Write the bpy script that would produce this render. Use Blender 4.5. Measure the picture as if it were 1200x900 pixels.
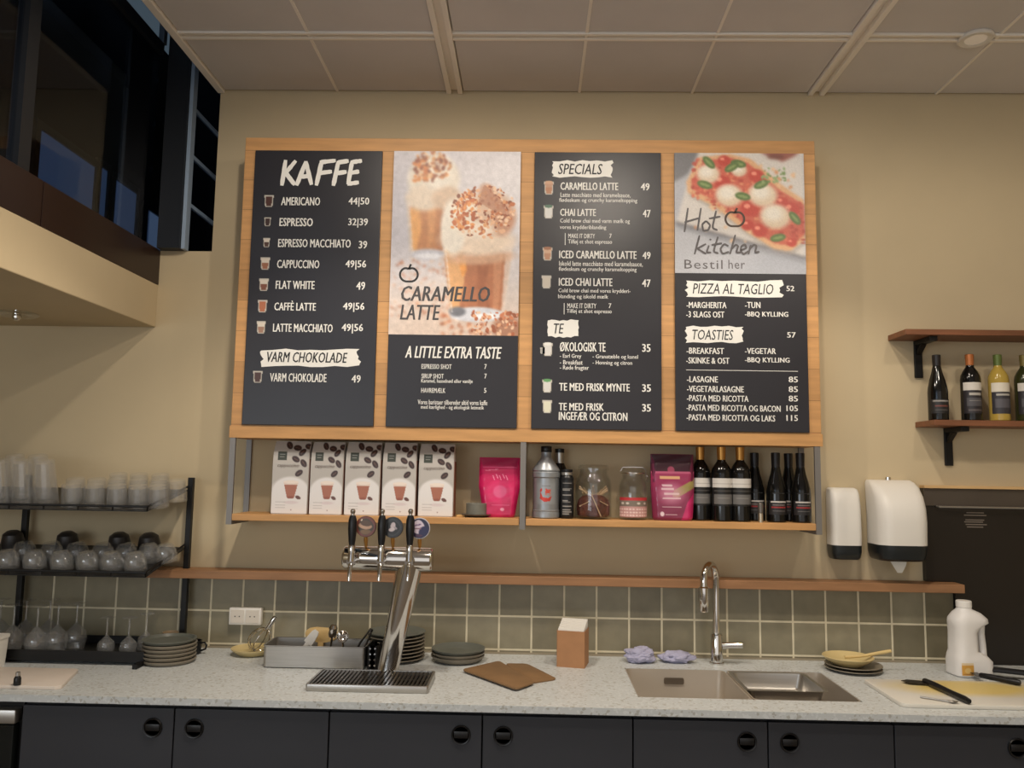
import bpy, bmesh, math, random
import numpy as np
from mathutils import Vector, Matrix
random.seed(7); rng = np.random.default_rng(7)
S = bpy.context.scene
for o in list(bpy.data.objects): bpy.data.objects.remove(o)
COL = S.collection
PI = math.pi
V3 = Vector

# ------------------------------------------------------------------ camera
F_PX, PITCH, YAW, ROLL, DIST, EYE = 960.44, 0.105713, 0.024337, 0.015904, 3.43363, 1.63811
def _axes():
    cy, sy = math.cos(YAW), math.sin(YAW); cp, sp = math.cos(PITCH), math.sin(PITCH); cr, sr = math.cos(ROLL), math.sin(ROLL)
    right = V3((cy, sy, 0)); fwd = V3((-sy, cy, 0)); up = V3((0, 0, 1))
    f2 = fwd*cp + up*sp; u2 = up*cp - fwd*sp
    return right*cr + u2*sr, u2*cr - right*sr, f2
AX = _axes(); EYEP = V3((0, -DIST, EYE))
cam = bpy.data.cameras.new('camera'); cam.sensor_width = 36; cam.sensor_fit = 'HORIZONTAL'; cam.lens = F_PX/1200*36
cam.clip_start = .05
co = bpy.data.objects.new('camera', cam); COL.objects.link(co)
m = Matrix.Identity(4)
for i in range(3):
    m[i][0] = AX[0][i]; m[i][1] = AX[1][i]; m[i][2] = -AX[2][i]; m[i][3] = EYEP[i]
co.matrix_world = m
S.camera = co
def at(u, v, x=None, y=None, z=None):
    """point of the real plane x=, y= or z= that the photograph shows at pixel u, v"""
    d = AX[0]*((u-600)/F_PX) - AX[1]*((v-450)/F_PX) + AX[2]
    if y is not None: t = (y-EYEP.y)/d.y
    elif z is not None: t = (z-EYEP.z)/d.z
    else: t = (x-EYEP.x)/d.x
    return EYEP + d*t

# ------------------------------------------------------------------ light
S.view_settings.view_transform = 'Standard'; S.view_settings.look = 'None'
S.view_settings.exposure = 0.12; S.view_settings.gamma = 1; S.view_settings.use_curve_mapping = False
S.cycles.transparent_max_bounces = 32; S.cycles.max_bounces = 8
W = bpy.data.worlds.new('world'); S.world = W; W.use_nodes = True
bg = W.node_tree.nodes['Background']; bg.inputs[0].default_value = (1.0, .955, .915, 1); bg.inputs[1].default_value = .85
def spot(x, y, z, power, col=(1, .885, .745), size=2.3, blend=.6, rad=.045, aim=None):
    l = bpy.data.lights.new('ceiling_spot_light', 'SPOT'); l.energy = power; l.color = col; l.spot_size = size; l.spot_blend = blend; l.shadow_soft_size = rad
    o = bpy.data.objects.new('ceiling_spot_light', l); COL.objects.link(o); o.location = (x, y, z)
    d = (V3(aim) if aim else V3((x, y+.35, 0))) - o.location
    o.rotation_euler = d.to_track_quat('-Z', 'Y').to_euler()
def area(loc, aim, sx, sy, power, col):
    l = bpy.data.lights.new('window_light', 'AREA'); l.shape = 'RECTANGLE'; l.size = sx; l.size_y = sy; l.energy = power; l.color = col
    o = bpy.data.objects.new('window_light', l); COL.objects.link(o); o.location = loc
    o.rotation_euler = (V3(aim)-V3(loc)).to_track_quat('-Z', 'Y').to_euler()
for sx_, sy_, p_, sz_ in [(-.6, -1.25, 55, 1.75), (.95, -1.15, 50, 1.75), (-.55, -1.5, 36, 3.05), (.43, -1.79, 46, 3.05), (1.7, -1.9, 26, 3.05), (-1.7, -2.2, 7, 2.6)]: spot(sx_, sy_, 3.262, p_, size=sz_, blend=.35)
area((-2.6, -5.2, 2.3), (-.6, 0, 1.2), 2.2, 1.8, 60, (.80, .90, 1.0))  # window daylight from the front left
area((-2.3, 1.0, 4.6), (-1.5, .4, 2.9), .6, .6, 5, (.45, .65, 1.0))  # added blue light, unseen in the upper hall, so the pale bars show

# ------------------------------------------------------------------ materials
def lin(c): return tuple(((v/255)/12.92 if v <= 10.3 else ((v/255+.055)/1.055)**2.4) for v in c)
MATS = {}
def mat(name, rgb, rough=.5, metal=0, noise=0, scale=20, bump=0, stretch=None, coat=0, emit=0, trans=0, ior=1.45):
    if name in MATS: return MATS[name]
    mt = bpy.data.materials.new(name); mt.use_nodes = True; nt = mt.node_tree; b = nt.nodes['Principled BSDF']
    c = lin(rgb); b.inputs['Base Color'].default_value = (*c, 1); b.inputs['Roughness'].default_value = rough; b.inputs['Metallic'].default_value = metal
    b.inputs['Coat Weight'].default_value = coat; b.inputs['IOR'].default_value = ior; b.inputs['Transmission Weight'].default_value = trans
    if emit: b.inputs['Emission Color'].default_value = (*c, 1); b.inputs['Emission Strength'].default_value = emit
    if noise or bump:
        tc = nt.nodes.new('ShaderNodeTexCoord'); mp = nt.nodes.new('ShaderNodeMapping'); nz = nt.nodes.new('ShaderNodeTexNoise')
        nz.inputs['Scale'].default_value = scale; nz.inputs['Detail'].default_value = 5
        if stretch: mp.inputs['Scale'].default_value = stretch
        nt.links.new(tc.outputs['Object'], mp.inputs[0]); nt.links.new(mp.outputs[0], nz.inputs['Vector'])
        if noise:
            rp = nt.nodes.new('ShaderNodeValToRGB'); e = rp.color_ramp.elements
            e[0].position = .3; e[1].position = .7
            e[0].color = (*[v*(1-noise) for v in c], 1); e[1].color = (*[min(1, v*(1+noise)) for v in c], 1)
            nt.links.new(nz.outputs[0], rp.inputs[0]); nt.links.new(rp.outputs[0], b.inputs['Base Color'])
        if bump:
            bp = nt.nodes.new('ShaderNodeBump'); bp.inputs['Strength'].default_value = bump; bp.inputs['Distance'].default_value = .01
            nt.links.new(nz.outputs[0], bp.inputs['Height']); nt.links.new(bp.outputs[0], b.inputs['Normal'])
    MATS[name] = mt; return mt
def thin_glass(name, tint=(.94, .95, .95), ior=1.5, rough=.02, white_mix=.0):
    mt = bpy.data.materials.new(name); mt.use_nodes = True; nt = mt.node_tree; nt.nodes.clear()
    out = nt.nodes.new('ShaderNodeOutputMaterial'); mx = nt.nodes.new('ShaderNodeMixShader'); tr = nt.nodes.new('ShaderNodeBsdfTransparent'); gl = nt.nodes.new('ShaderNodeBsdfGlossy'); fr = nt.nodes.new('ShaderNodeFresnel')
    bf = nt.nodes.new('ShaderNodeNewGeometry'); mr = nt.nodes.new('ShaderNodeMapRange'); mr.inputs['To Min'].default_value = ior; mr.inputs['To Max'].default_value = 1/ior; nt.links.new(bf.outputs['Backfacing'], mr.inputs[0]); nt.links.new(mr.outputs[0], fr.inputs[0])
    tr.inputs[0].default_value = (*tint, 1); gl.inputs['Roughness'].default_value = rough; gl.inputs['Color'].default_value = (.95, .95, .95, 1); 
    nt.links.new(fr.outputs[0], mx.inputs[0]); nt.links.new(tr.outputs[0], mx.inputs[1]); nt.links.new(gl.outputs[0], mx.inputs[2]); df = nt.nodes.new('ShaderNodeBsdfDiffuse'); df.inputs[0].default_value = (.8, .8, .78, 1); m2 = nt.nodes.new('ShaderNodeMixShader'); m2.inputs[0].default_value = white_mix
    nt.links.new(mx.outputs[0], m2.inputs[1]); nt.links.new(df.outputs[0], m2.inputs[2]); nt.links.new(m2.outputs[0], out.inputs[0])
    MATS[name] = mt; return mt
def planks(name, rgb, period, phase, axis='Z', rough=.5, line=.5):
    """wood with grain along X and fine joints every `period` metres"""
    mt = mat(name, rgb, rough, 0, .13, 5, .06, (1.0, 9, 9)); nt = mt.node_tree; b = nt.nodes['Principled BSDF']
    src = b.inputs['Base Color'].links[0].from_socket
    geo = nt.nodes.new('ShaderNodeNewGeometry'); sp = nt.nodes.new('ShaderNodeSeparateXYZ'); nt.links.new(geo.outputs['Position'], sp.inputs[0])
    def mth(op, a, bb=None):
        n = nt.nodes.new('ShaderNodeMath'); n.operation = op
        if hasattr(a, 'links'): nt.links.new(a, n.inputs[0])
        else: n.inputs[0].default_value = a
        if bb is not None:
            if hasattr(bb, 'links'): nt.links.new(bb, n.inputs[1])
            else: n.inputs[1].default_value = bb
        return n.outputs[0]
    q = mth('DIVIDE', mth('SUBTRACT', sp.outputs[axis], phase), period)
    fr = mth('FRACT', q); ln = mth('LESS_THAN', fr, .016)
    wn = nt.nodes.new('ShaderNodeTexWhiteNoise'); wn.noise_dimensions = '1D'; nt.links.new(mth('FLOOR', q), wn.inputs['W'])
    k = mth('ADD', mth('MULTIPLY', wn.outputs[0], .22), .88)
    k2 = mth('MULTIPLY', k, mth('SUBTRACT', 1.0, mth('MULTIPLY', ln, line)))
    mx = nt.nodes.new('ShaderNodeVectorMath'); mx.operation = 'SCALE'; nt.links.new(src, mx.inputs[0]); nt.links.new(k2, mx.inputs['Scale'])
    nt.links.new(mx.outputs[0], b.inputs['Base Color']); return mt
def tiles(name):
    mt = mat(name, (92, 88, 74), .32); nt = mt.node_tree; b = nt.nodes['Principled BSDF']
    geo = nt.nodes.new('ShaderNodeNewGeometry'); sp = nt.nodes.new('ShaderNodeSeparateXYZ'); cb = nt.nodes.new('ShaderNodeCombineXYZ')
    nt.links.new(geo.outputs['Position'], sp.inputs[0]); nt.links.new(sp.outputs[0], cb.inputs[0]); nt.links.new(sp.outputs[2], cb.inputs[1])
    mp = nt.nodes.new('ShaderNodeMapping'); mp.inputs['Location'].default_value = (1.3084+.132*20, -1.0494+.132*20, 0); nt.links.new(cb.outputs[0], mp.inputs[0])
    br = nt.nodes.new('ShaderNodeTexBrick'); br.offset = 0; br.squash = 1
    br.inputs['Scale'].default_value = 1; br.inputs['Brick Width'].default_value = .132; br.inputs['Row Height'].default_value = .132
    br.inputs['Mortar Size'].default_value = .0045; br.inputs['Mortar Smooth'].default_value = .25
    br.inputs['Color1'].default_value = (*lin((122, 115, 94)), 1); br.inputs['Color2'].default_value = (*lin((150, 143, 120)), 1); br.inputs['Mortar'].default_value = (*lin((222, 212, 184)), 1)
    nt.links.new(mp.outputs[0], br.inputs['Vector'])
    nz = nt.nodes.new('ShaderNodeTexNoise'); nz.inputs['Scale'].default_value = 14; nz.inputs['Detail'].default_value = 4; nt.links.new(geo.outputs['Position'], nz.inputs['Vector'])
    mx = nt.nodes.new('ShaderNodeMix'); mx.data_type = 'RGBA'; mx.blend_type = 'MULTIPLY'; mx.inputs[0].default_value = .5
    nt.links.new(br.outputs[0], mx.inputs[6]); nt.links.new(nz.outputs[1], mx.inputs[7]) if False else None
    rp = nt.nodes.new('ShaderNodeValToRGB'); rp.color_ramp.elements[0].position = .3; rp.color_ramp.elements[0].color = (.62, .62, .62, 1); rp.color_ramp.elements[1].position = .7
    nt.links.new(nz.outputs[0], rp.inputs[0]); nt.links.new(rp.outputs[0], mx.inputs[7]); nt.links.new(mx.outputs[2], b.inputs['Base Color'])
    bp = nt.nodes.new('ShaderNodeBump'); bp.inputs['Strength'].default_value = .5; bp.inputs['Distance'].default_value = .004; bp.invert = True
    nt.links.new(br.outputs[1], bp.inputs['Height']); nt.links.new(bp.outputs[0], b.inputs['Normal'])
    rr = nt.nodes.new('ShaderNodeMapRange'); rr.inputs['To Min'].default_value = .3; rr.inputs['To Max'].default_value = .8
    nt.links.new(br.outputs[1], rr.inputs[0]); nt.links.new(rr.outputs[0], b.inputs['Roughness']); return mt
def terrazzo(name):
    mt = mat(name, (205, 204, 196), .38); nt = mt.node_tree; b = nt.nodes['Principled BSDF']
    tc = nt.nodes.new('ShaderNodeTexCoord'); vo = nt.nodes.new('ShaderNodeTexVoronoi'); vo.inputs['Scale'].default_value = 130
    nt.links.new(tc.outputs['Object'], vo.inputs['Vector'])
    wn = nt.nodes.new('ShaderNodeSeparateColor'); nt.links.new(vo.outputs['Color'], wn.inputs[0])
    rp = nt.nodes.new('ShaderNodeValToRGB'); rp.color_ramp.interpolation = 'CONSTANT'; e = rp.color_ramp.elements
    e[0].color = (*lin((176, 176, 170)), 1); e[1].position = .10; e[1].color = (*lin((198, 202, 202)), 1)
    x = e.new(.8); x.color = (*lin((208, 212, 212)), 1)
    nt.links.new(wn.outputs[0], rp.inputs[0]); nt.links.new(rp.outputs[0], b.inputs['Base Color']); return mt
def art_mat(name, rough=.45, coat=0, metal=0):
    mt = bpy.data.materials.new(name); mt.use_nodes = True; nt = mt.node_tree; b = nt.nodes['Principled BSDF']
    a = nt.nodes.new('ShaderNodeAttribute'); a.attribute_name = 'Col'; nt.links.new(a.outputs['Color'], b.inputs['Base Color'])
    b.inputs['Roughness'].default_value = rough; b.inputs['Coat Weight'].default_value = coat; b.inputs['Metallic'].default_value = metal
    MATS[name] = mt; return mt
def mesh_glow(name, rgb, e): return mat(name, rgb, .5, emit=e)

PLASTER = mat('warm_plaster', (198, 181, 148), .85, 0, .03, 3, .03)
CEIL = mat('ceiling_panel', (214, 210, 208), .8, 0, .03, 4)
PROFILE = mat('ceiling_profile', (246, 240, 230), .4)
OAK = planks('oak_planks', (194, 146, 94), .1255, 1.8048)
OAKB = mat('oak_board', (196, 148, 94), .5, 0, .14, 5, .05, (1.0, 9, 9))
LEDGE = mat('ledge_wood', (150, 110, 76), .5, 0, .15, 5, .05, (1.0, 9, 9))
DARKWOOD = mat('brown_shelf_wood', (122, 78, 52), .5, 0, .18, 5, .05, (1.0, 9, 9))
TILE = tiles('olive_tiles'); STONE = terrazzo('speckled_stone')
CHAR = mat('charcoal_laminate', (51, 53, 59), .45, 0, .06, 3)
SINKST = mat('sink_steel', (196, 186, 172), .42, .55, .04, 6)
BLACKM = mat('black_metal', (24, 23, 23), .45, .3)
BLACKP = mat('black_plastic', (20, 20, 22), .35)
STEEL = mat('brushed_steel', (178, 174, 168), .33, .9, .05, 6, .02, (1, 30, 30))
CHROME = mat('chrome', (215, 212, 208), .09, 1)
GREYM = mat('grey_steel_bar', (128, 124, 120), .45, .4)
PANEL = mat('menu_panel_black', (41, 40, 45), .36, 0, .05, 6)
WHITEP = mat('white_plastic', (226, 222, 214), .4)
INK = mat('white_print', (230, 228, 222), .6)
GREYINK = mat('grey_print', (70, 68, 70), .6)
DARKINK = mat('dark_print', (40, 40, 42), .6)
GLASS = thin_glass('clear_glass'); LITGL = thin_glass('water_spotted_glass', (.95, .95, .95), 1.58, .03, .06); SMOKE = thin_glass('smoked_glass', (.42, .40, .38)); DGLASS = thin_glass('dark_pane', (.66, .70, .76), 1.3)  # rack glasses: diffuse white mixed in, standing in for light the glass would catch
GREENGL = mat('black_bottle_glass', (16, 15, 14), .12)
BROWNGL = mat('dark_glossy_brown', (42, 26, 20), .3)
CERAM = mat('grey_ceramic', (126, 118, 104), .4, 0, .08, 8)
CERAMT = mat('teal_grey_ceramic', (96, 98, 90), .35, 0, .08, 8)
YELLOW = mat('pale_yellow_ceramic', (206, 186, 134), .4, 0, .06, 10)
KRAFT = mat('kraft_card', (172, 126, 88), .75, 0, .06, 20)
PAPER = mat('white_paper', (232, 228, 220), .8)
PRINT = art_mat('printed_art', .42); FOIL = art_mat('printed_foil', .3, .2); LABEL = art_mat('printed_label', .5); TINART = art_mat('printed_tin', .35, 0, .3)
GOLD = mat('gold_foil', (190, 138, 70), .35, .7)
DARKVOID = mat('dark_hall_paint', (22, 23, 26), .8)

# ------------------------------------------------------------------ mesh helpers
class M:
    def __init__(s): s.v = []; s.f = []
    def add(s, vs, fs):
        n = len(s.v); s.v += [tuple(v) for v in vs]; s.f += [tuple(i+n for i in f) for f in fs]; return s
    def box(s, x0, x1, y0, y1, z0, z1, bev=0):
        bm = bmesh.new(); bmesh.ops.create_cube(bm, size=1)
        for v in bm.verts: v.co = V3(((x0+x1)/2+v.co.x*(x1-x0), (y0+y1)/2+v.co.y*(y1-y0), (z0+z1)/2+v.co.z*(z1-z0)))
        if bev: bmesh.ops.bevel(bm, geom=list(bm.edges), offset=bev, segments=2, profile=.5, affect='EDGES')
        bm.verts.index_update(); s.add([v.co for v in bm.verts], [[v.index for v in f.verts] for f in bm.faces]); bm.free(); return s
    def loft(s, loops, cap0=True, cap1=True, closed=True):
        n = len(loops[0]); vs = [p for l in loops for p in l]; fs = []
        for i in range(len(loops)-1):
            for j in range(n if closed else n-1):
                k = (j+1) % n; fs.append((i*n+j, i*n+k, (i+1)*n+k, (i+1)*n+j))
        if cap0: fs.append(tuple(range(n))[::-1])
        if cap1: fs.append(tuple((len(loops)-1)*n+j for j in range(n)))
        return s.add(vs, fs)
    def lathe(s, prof, seg=32, cx=0, cy=0, cz=0):
        loops = [[(cx+r*math.cos(2*PI*j/seg), cy+r*math.sin(2*PI*j/seg), cz+z) for j in range(seg)] for r, z in prof]
        return s.loft(loops, prof[0][0] > 1e-6 and False, False) if False else s._lathe(prof, seg, cx, cy, cz)
    def _lathe(s, prof, seg, cx, cy, cz):
        vs = []; idx = []
        for r, z in prof:
            if r < 1e-6: idx.append([len(vs)]*seg); vs.append((cx, cy, cz+z))
            else:
                idx.append(list(range(len(vs), len(vs)+seg))); vs += [(cx+r*math.cos(2*PI*j/seg), cy+r*math.sin(2*PI*j/seg), cz+z) for j in range(seg)]
        fs = []
        for a, b in zip(idx[:-1], idx[1:]):
            for j in range(seg):
                k = (j+1) % seg; f = []
                for q in (a[j], a[k], b[k], b[j]):
                    if q not in f: f.append(q)
                if len(f) > 2: fs.append(tuple(f))
        return s.add(vs, fs)
    def tube(s, pts, r, seg=10, caps=True):
        pts = [V3(p) for p in pts]; rs = r if isinstance(r, (list, tuple)) else [r]*len(pts)
        t = (pts[1]-pts[0]).normalized(); u = t.orthogonal().normalized(); loops = []
        for i, p in enumerate(pts):
            d = (pts[min(i+1, len(pts)-1)]-pts[max(i-1, 0)]).normalized()
            u = (u - d*u.dot(d)).normalized(); w = d.cross(u)
            loops.append([p + (u*math.cos(2*PI*j/seg)+w*math.sin(2*PI*j/seg))*rs[i] for j in range(seg)])
        return s.loft(loops, caps, caps)
    def bar(s, p, q, w, h, up=(0, 0, 1)):
        p, q = V3(p), V3(q); d = (q-p).normalized(); a = V3(up); a = (a-d*a.dot(d)).normalized(); b = d.cross(a)
        l = [[c + a*sa*h/2 + b*sb*w/2 for sa, sb in ((-1, -1), (1, -1), (1, 1), (-1, 1))] for c in (p, q)]
        return s.loft(l)
    def prism(s, poly, depth, axis='Z', base=0):
        n = len(poly)
        def P(a, b, c): return {'Z': (a, b, c), 'Y': (a, c, b), 'X': (c, a, b)}[axis]
        return s.loft([[P(a, b, base) for a, b in poly], [P(a, b, base+depth) for a, b in poly]])
    def xf(s, mtx): s.v = [tuple(mtx @ V3(v)) for v in s.v]; return s
def rrect(w, h, r, n=4, cx=0, cy=0):
    r = min(r, w/2-1e-5, h/2-1e-5); o = []
    for sx, sy, a0 in ((1, 1, 0), (-1, 1, PI/2), (-1, -1, PI), (1, -1, 1.5*PI)):
        for i in range(n+1):
            a = a0+i*PI/2/n; o.append((cx+sx*(w/2-r)+r*math.cos(a), cy+sy*(h/2-r)+r*math.sin(a)))
    return o
def link(name, mesh, parent=None, loc=(0, 0, 0), rot=(0, 0, 0)):
    o = bpy.data.objects.new(name, mesh); COL.objects.link(o); o.location = loc; o.rotation_euler = rot
    if parent: o.parent = parent
    return o
def part(name, mm, material, parent=None, loc=(0, 0, 0), rot=(0, 0, 0), smooth=35, bev=0, label=None):
    me = bpy.data.meshes.new(name); me.from_pydata(mm.v, [], mm.f); me.validate()
    bm = bmesh.new(); bm.from_mesh(me); bmesh.ops.recalc_face_normals(bm, faces=bm.faces)
    if bev: bmesh.ops.bevel(bm, geom=[e for e in bm.edges if len(e.link_faces) == 2 and e.calc_face_angle(0) > .6], offset=bev, segments=2, profile=.5, affect='EDGES')
    bm.to_mesh(me); bm.free(); me.materials.append(material)
    if smooth:
        me.polygons.foreach_set('use_smooth', [True]*len(me.polygons)); me.set_sharp_from_angle(angle=math.radians(smooth))
    o = link(name, me, parent, loc, rot)
    if label: o['label'] = label
    return o
def tag(o, label, cat, group=None):
    o['label'] = label; o['category'] = cat
    if group: o['group'] = group
    return o
def thing(name, label, cat, loc=(0, 0, 0), rot=(0, 0, 0), group=None): return tag(link(name, None, None, loc, rot), label, cat, group)
def struct(name, mm, material, parent=None, smooth=0, **k):
    o = part(name, mm, material, parent, smooth=smooth, **k)
    if parent is None: o['kind'] = 'structure'
    return o
def copy_tree(o, loc=None, rot=None, label=None, parent=None):
    c = o.copy(); COL.objects.link(c)
    if parent: c.parent = parent
    if loc is not None: c.location = loc
    if rot is not None: c.rotation_euler = rot
    if label: c['label'] = label
    for ch in o.children: copy_tree(ch, parent=c)
    return c
class Row:
    """first call returns the finished thing itself, every later call a copy of it"""
    def __init__(s, o): s.o = o; s.n = 0
    def put(s, loc, label, rot=(0, 0, 0)):
        s.n += 1
        if s.n == 1: s.o.location = loc; s.o.rotation_euler = rot; s.o['label'] = label; return s.o
        return copy_tree(s.o, loc, rot, label)
ORD = ['first', 'second', 'third', 'fourth', 'fifth', 'sixth', 'seventh', 'eighth', 'ninth', 'tenth']

# printed pictures: a fine grid of vertices, each with the ink's colour
class Art:
    def __init__(s, w, h, x0, x1, y0, y1, bgc):
        s.w, s.h = w, h; s.X, s.Y = np.meshgrid(np.linspace(x0, x1, w), np.linspace(y0, y1, h)); s.a = np.zeros((h, w, 3)); s.a[:] = np.array(bgc)/255
        s.e = (x0, x1, y0, y1)
    def mixin(s, k, col): k = np.clip(k, 0, 1)[..., None]; s.a = s.a*(1-k)+np.array(col)/255*k; return s
    def ell(s, cx, cy, rx, ry, col, ang=0, soft=.15, al=1):
        c, d = math.cos(ang), math.sin(ang); x = s.X-cx; y = s.Y-cy
        r = np.sqrt(((x*c+y*d)/rx)**2+((-x*d+y*c)/ry)**2); return s.mixin((1+soft/2-r)/soft*al if al == 1 else np.clip((1+soft/2-r)/soft, 0, 1)*al, col)
    def poly(s, pts, col, al=1):
        ins = np.zeros(s.X.shape, bool); n = len(pts)
        for i in range(n):
            (xa, ya), (xb, yb) = pts[i], pts[(i+1) % n]
            if ya == yb: continue
            ins ^= ((s.Y >= min(ya, yb)) & (s.Y < max(ya, yb)) & (s.X < xa+(s.Y-ya)*(xb-xa)/(yb-ya)))
        return s.mixin(ins*al, col)
    def rect(s, x0, x1, y0, y1, col, al=1): return s.mixin(((s.X >= x0) & (s.X <= x1) & (s.Y >= y0) & (s.Y <= y1))*al, col)
    def line(s, p, q, w, col, al=1):
        d = np.array(q, float)-np.array(p, float); L = d@d+1e-9; t = np.clip(((s.X-p[0])*d[0]+(s.Y-p[1])*d[1])/L, 0, 1)
        return s.mixin((np.hypot(s.X-p[0]-t*d[0], s.Y-p[1]-t*d[1]) < w/2)*al, col)
    def specks(s, n, x0, x1, y0, y1, r0, r1, cols, inside=None):
        for _ in range(n):
            x, y = rng.uniform(x0, x1), rng.uniform(y0, y1)
            if inside and ((x-inside[0])/inside[2])**2+((y-inside[1])/inside[3])**2 > 1: continue
            s.ell(x, y, rng.uniform(r0, r1), rng.uniform(r0, r1)*.8, cols[rng.integers(len(cols))], rng.uniform(0, 3), .4)
        return s
    def blur(s, n):
        for _ in range(n):
            p = np.pad(s.a, ((1, 1), (1, 1), (0, 0)), 'edge'); s.a = (p[:-2, 1:-1]+p[2:, 1:-1]+p[1:-1, :-2]+p[1:-1, 2:]+2*p[1:-1, 1:-1])/6
        return s
    def wash(s, amt, cell=10):
        h, w = s.h//cell+3, s.w//cell+3; c = rng.normal(0, 1, (h, w)); yy = np.linspace(0, h-1.01, s.h); xx = np.linspace(0, w-1.01, s.w); yi, xi = yy.astype(int), xx.astype(int); fy, fx = (yy-yi)[:, None], (xx-xi)[None, :]
        n = c[yi][:, xi]*(1-fy)*(1-fx)+c[yi+1][:, xi]*fy*(1-fx)+c[yi][:, xi+1]*(1-fy)*fx+c[yi+1][:, xi+1]*fy*fx
        s.a = np.clip(s.a*(1+amt*n[..., None]), 0, 1); return s
    def grain(s, amt):
        s.a = np.clip(s.a*(1+rng.normal(0, amt, (s.h, s.w, 1))), 0, 1); return s
    def part(s, name, fn, material, parent, **k):
        """fn(u, v): u 0..1 left to right, v 0..1 top to bottom -> position"""
        vs = [fn(i/(s.w-1), j/(s.h-1)) for j in range(s.h) for i in range(s.w)]
        fs = [(j*s.w+i, (j+1)*s.w+i, (j+1)*s.w+i+1, j*s.w+i+1) for j in range(s.h-1) for i in range(s.w-1)]
        me = bpy.data.meshes.new(name); me.from_pydata(vs, [], fs)
        at_ = me.color_attributes.new('Col', 'FLOAT_COLOR', 'POINT')
        a = np.where(s.a <= .04045, s.a/12.92, ((s.a+.055)/1.055)**2.4)
        at_.data.foreach_set('color', np.concatenate([a, np.ones((s.h, s.w, 1))], 2).astype(np.float32).ravel())
        me.materials.append(material); me.polygons.foreach_set('use_smooth', [True]*len(me.polygons))
        return link(name, me, parent, **k)
def flat(x0, x1, z0, z1, y): return lambda u, v: (x0+(x1-x0)*u, y, z1+(z0-z1)*v)
def wrap(r, a, z0, z1):
    """label round a bottle, facing -Y, half angle a"""
    return lambda u, v: (r*math.sin(a*(2*u-1)), -r*math.cos(a*(2*u-1)), z1+(z0-z1)*v)

FC = {}
def glyphs(txt, bold=0., shear=0., spacing=1.):
    key = (txt, bold, shear, spacing)
    if key in FC: return FC[key]
    cu = bpy.data.curves.new('t', 'FONT'); cu.body = txt; cu.size = 1; cu.offset = bold; cu.resolution_u = 2; cu.space_character = spacing; cu.fill_mode = 'FRONT'
    o = bpy.data.objects.new('t', cu); COL.objects.link(o); bpy.context.view_layer.update()
    me = o.evaluated_get(bpy.context.evaluated_depsgraph_get()).to_mesh()
    vs = np.array([tuple(v.co) for v in me.vertices]); fs = [tuple(p.vertices) for p in me.polygons]
    vs[:, 0] += shear*vs[:, 1]
    o.evaluated_get(bpy.context.evaluated_depsgraph_get()).to_mesh_clear()
    bpy.data.objects.remove(o); bpy.data.curves.remove(cu); FC[key] = (vs, fs); return vs, fs
def write(mm, txt, x0, x1, z0, z1, y, bold=.012, shear=0., spacing=1., jitter=0):
    vs, fs = glyphs(txt, 0, shear, spacing+max(0, bold)*1.5); lo, hi = vs.min(0), vs.max(0)
    e = max(0, bold)*1.1
    for k, dx in enumerate((-e, -e/3, e/3, e) if e else (0,)):      # a bolder cut: the same outline, widened sideways
        mm.add([(x0+(v[0]-lo[0]+dx+e)/(hi[0]-lo[0]+2*e)*(x1-x0), y-.00015*k, z0+(v[1]-lo[1])/(hi[1]-lo[1])*(z1-z0)) for v in vs], fs)
    return mm

# ------------------------------------------------------------------ the setting
CZ = 3.288                     # ceiling height
EX = -1.391                    # left edge of the lowered ceiling
SX = -1.6157                   # front of the upper gallery
struct('wall_back', M().box(-3.7, 3.0, 0, .15, 0, 2.562).box(EX, 3.0, 0, .15, 2.562, CZ+.15), PLASTER)
struct('wall_right', M().box(2.85, 3.0, -6.5, 0, 0, CZ+.15), PLASTER)
struct('wall_left', M().box(-3.85, -3.7, -6.5, 3.5, 0, 5.2), PLASTER)
struct('floor', M().box(-3.85, 3.0, -6.5, .15, -.08, 0), mat('grey_floor', (120, 108, 94), .6, 0, .08, 4))
cm = M().box(EX, 3.0, -6.5, 0, CZ+.02, CZ+.12)
JX = [EX+.02, -.872, -.39, -.32, .19, .68, 1.18, 1.25, 1.73, 2.22, 2.8]
JY = [-.005, -.445, -.495, -1.07, -1.12, -1.69, -1.74, -2.3, -2.35, -3.4, -4.4, -5.4, -6.4]
for xa, xb in zip(JX[:-1], JX[1:]):
    if xb-xa < .1: continue
    for yb, ya in zip(JY[:-1], JY[1:]):
        if yb-ya < .1: continue
        cm.box(xa+.003, xb-.003, ya+.003, yb-.003, CZ, CZ+.03, .003)
struct('ceiling', cm, CEIL)
tn = 1
for xc in (-.872, .19, .68, 1.73, 2.22):
    struct('trim_%d' % tn, M().box(xc-.006, xc+.006, -6.4, -.002, CZ-.004, CZ+.02, .001), PROFILE); tn += 1
for xc in (-.355, 1.215):
    struct('trim_%d' % tn, M().box(xc-.035, xc-.014, -6.4, -.002, CZ-.012, CZ+.02, .002).box(xc+.014, xc+.035, -6.4, -.002, CZ-.012, CZ+.02, .002).box(xc-.014, xc+.014, -6.4, -.002, CZ+.008, CZ+.02), PROFILE); tn += 1
for yc in (-.47, -1.095, -1.715, -2.325):
    mm = M()
    for xa, xb in ((EX+.02, -.39), (-.32, 1.18), (1.25, 2.8)):
        mm.box(xa, xb, yc-.025, yc-.012, CZ-.008, CZ+.02).box(xa, xb, yc+.012, yc+.025, CZ-.008, CZ+.02).box(xa, xb, yc-.012, yc+.012, CZ+.006, CZ+.02)
    struct('trim_%d' % tn, mm, PROFILE); tn += 1
struct('trim_%d' % tn, M().box(EX-.012, EX+.02, -6.4, 0, CZ-.012, CZ+.14, .003), PROFILE); tn += 1
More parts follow.
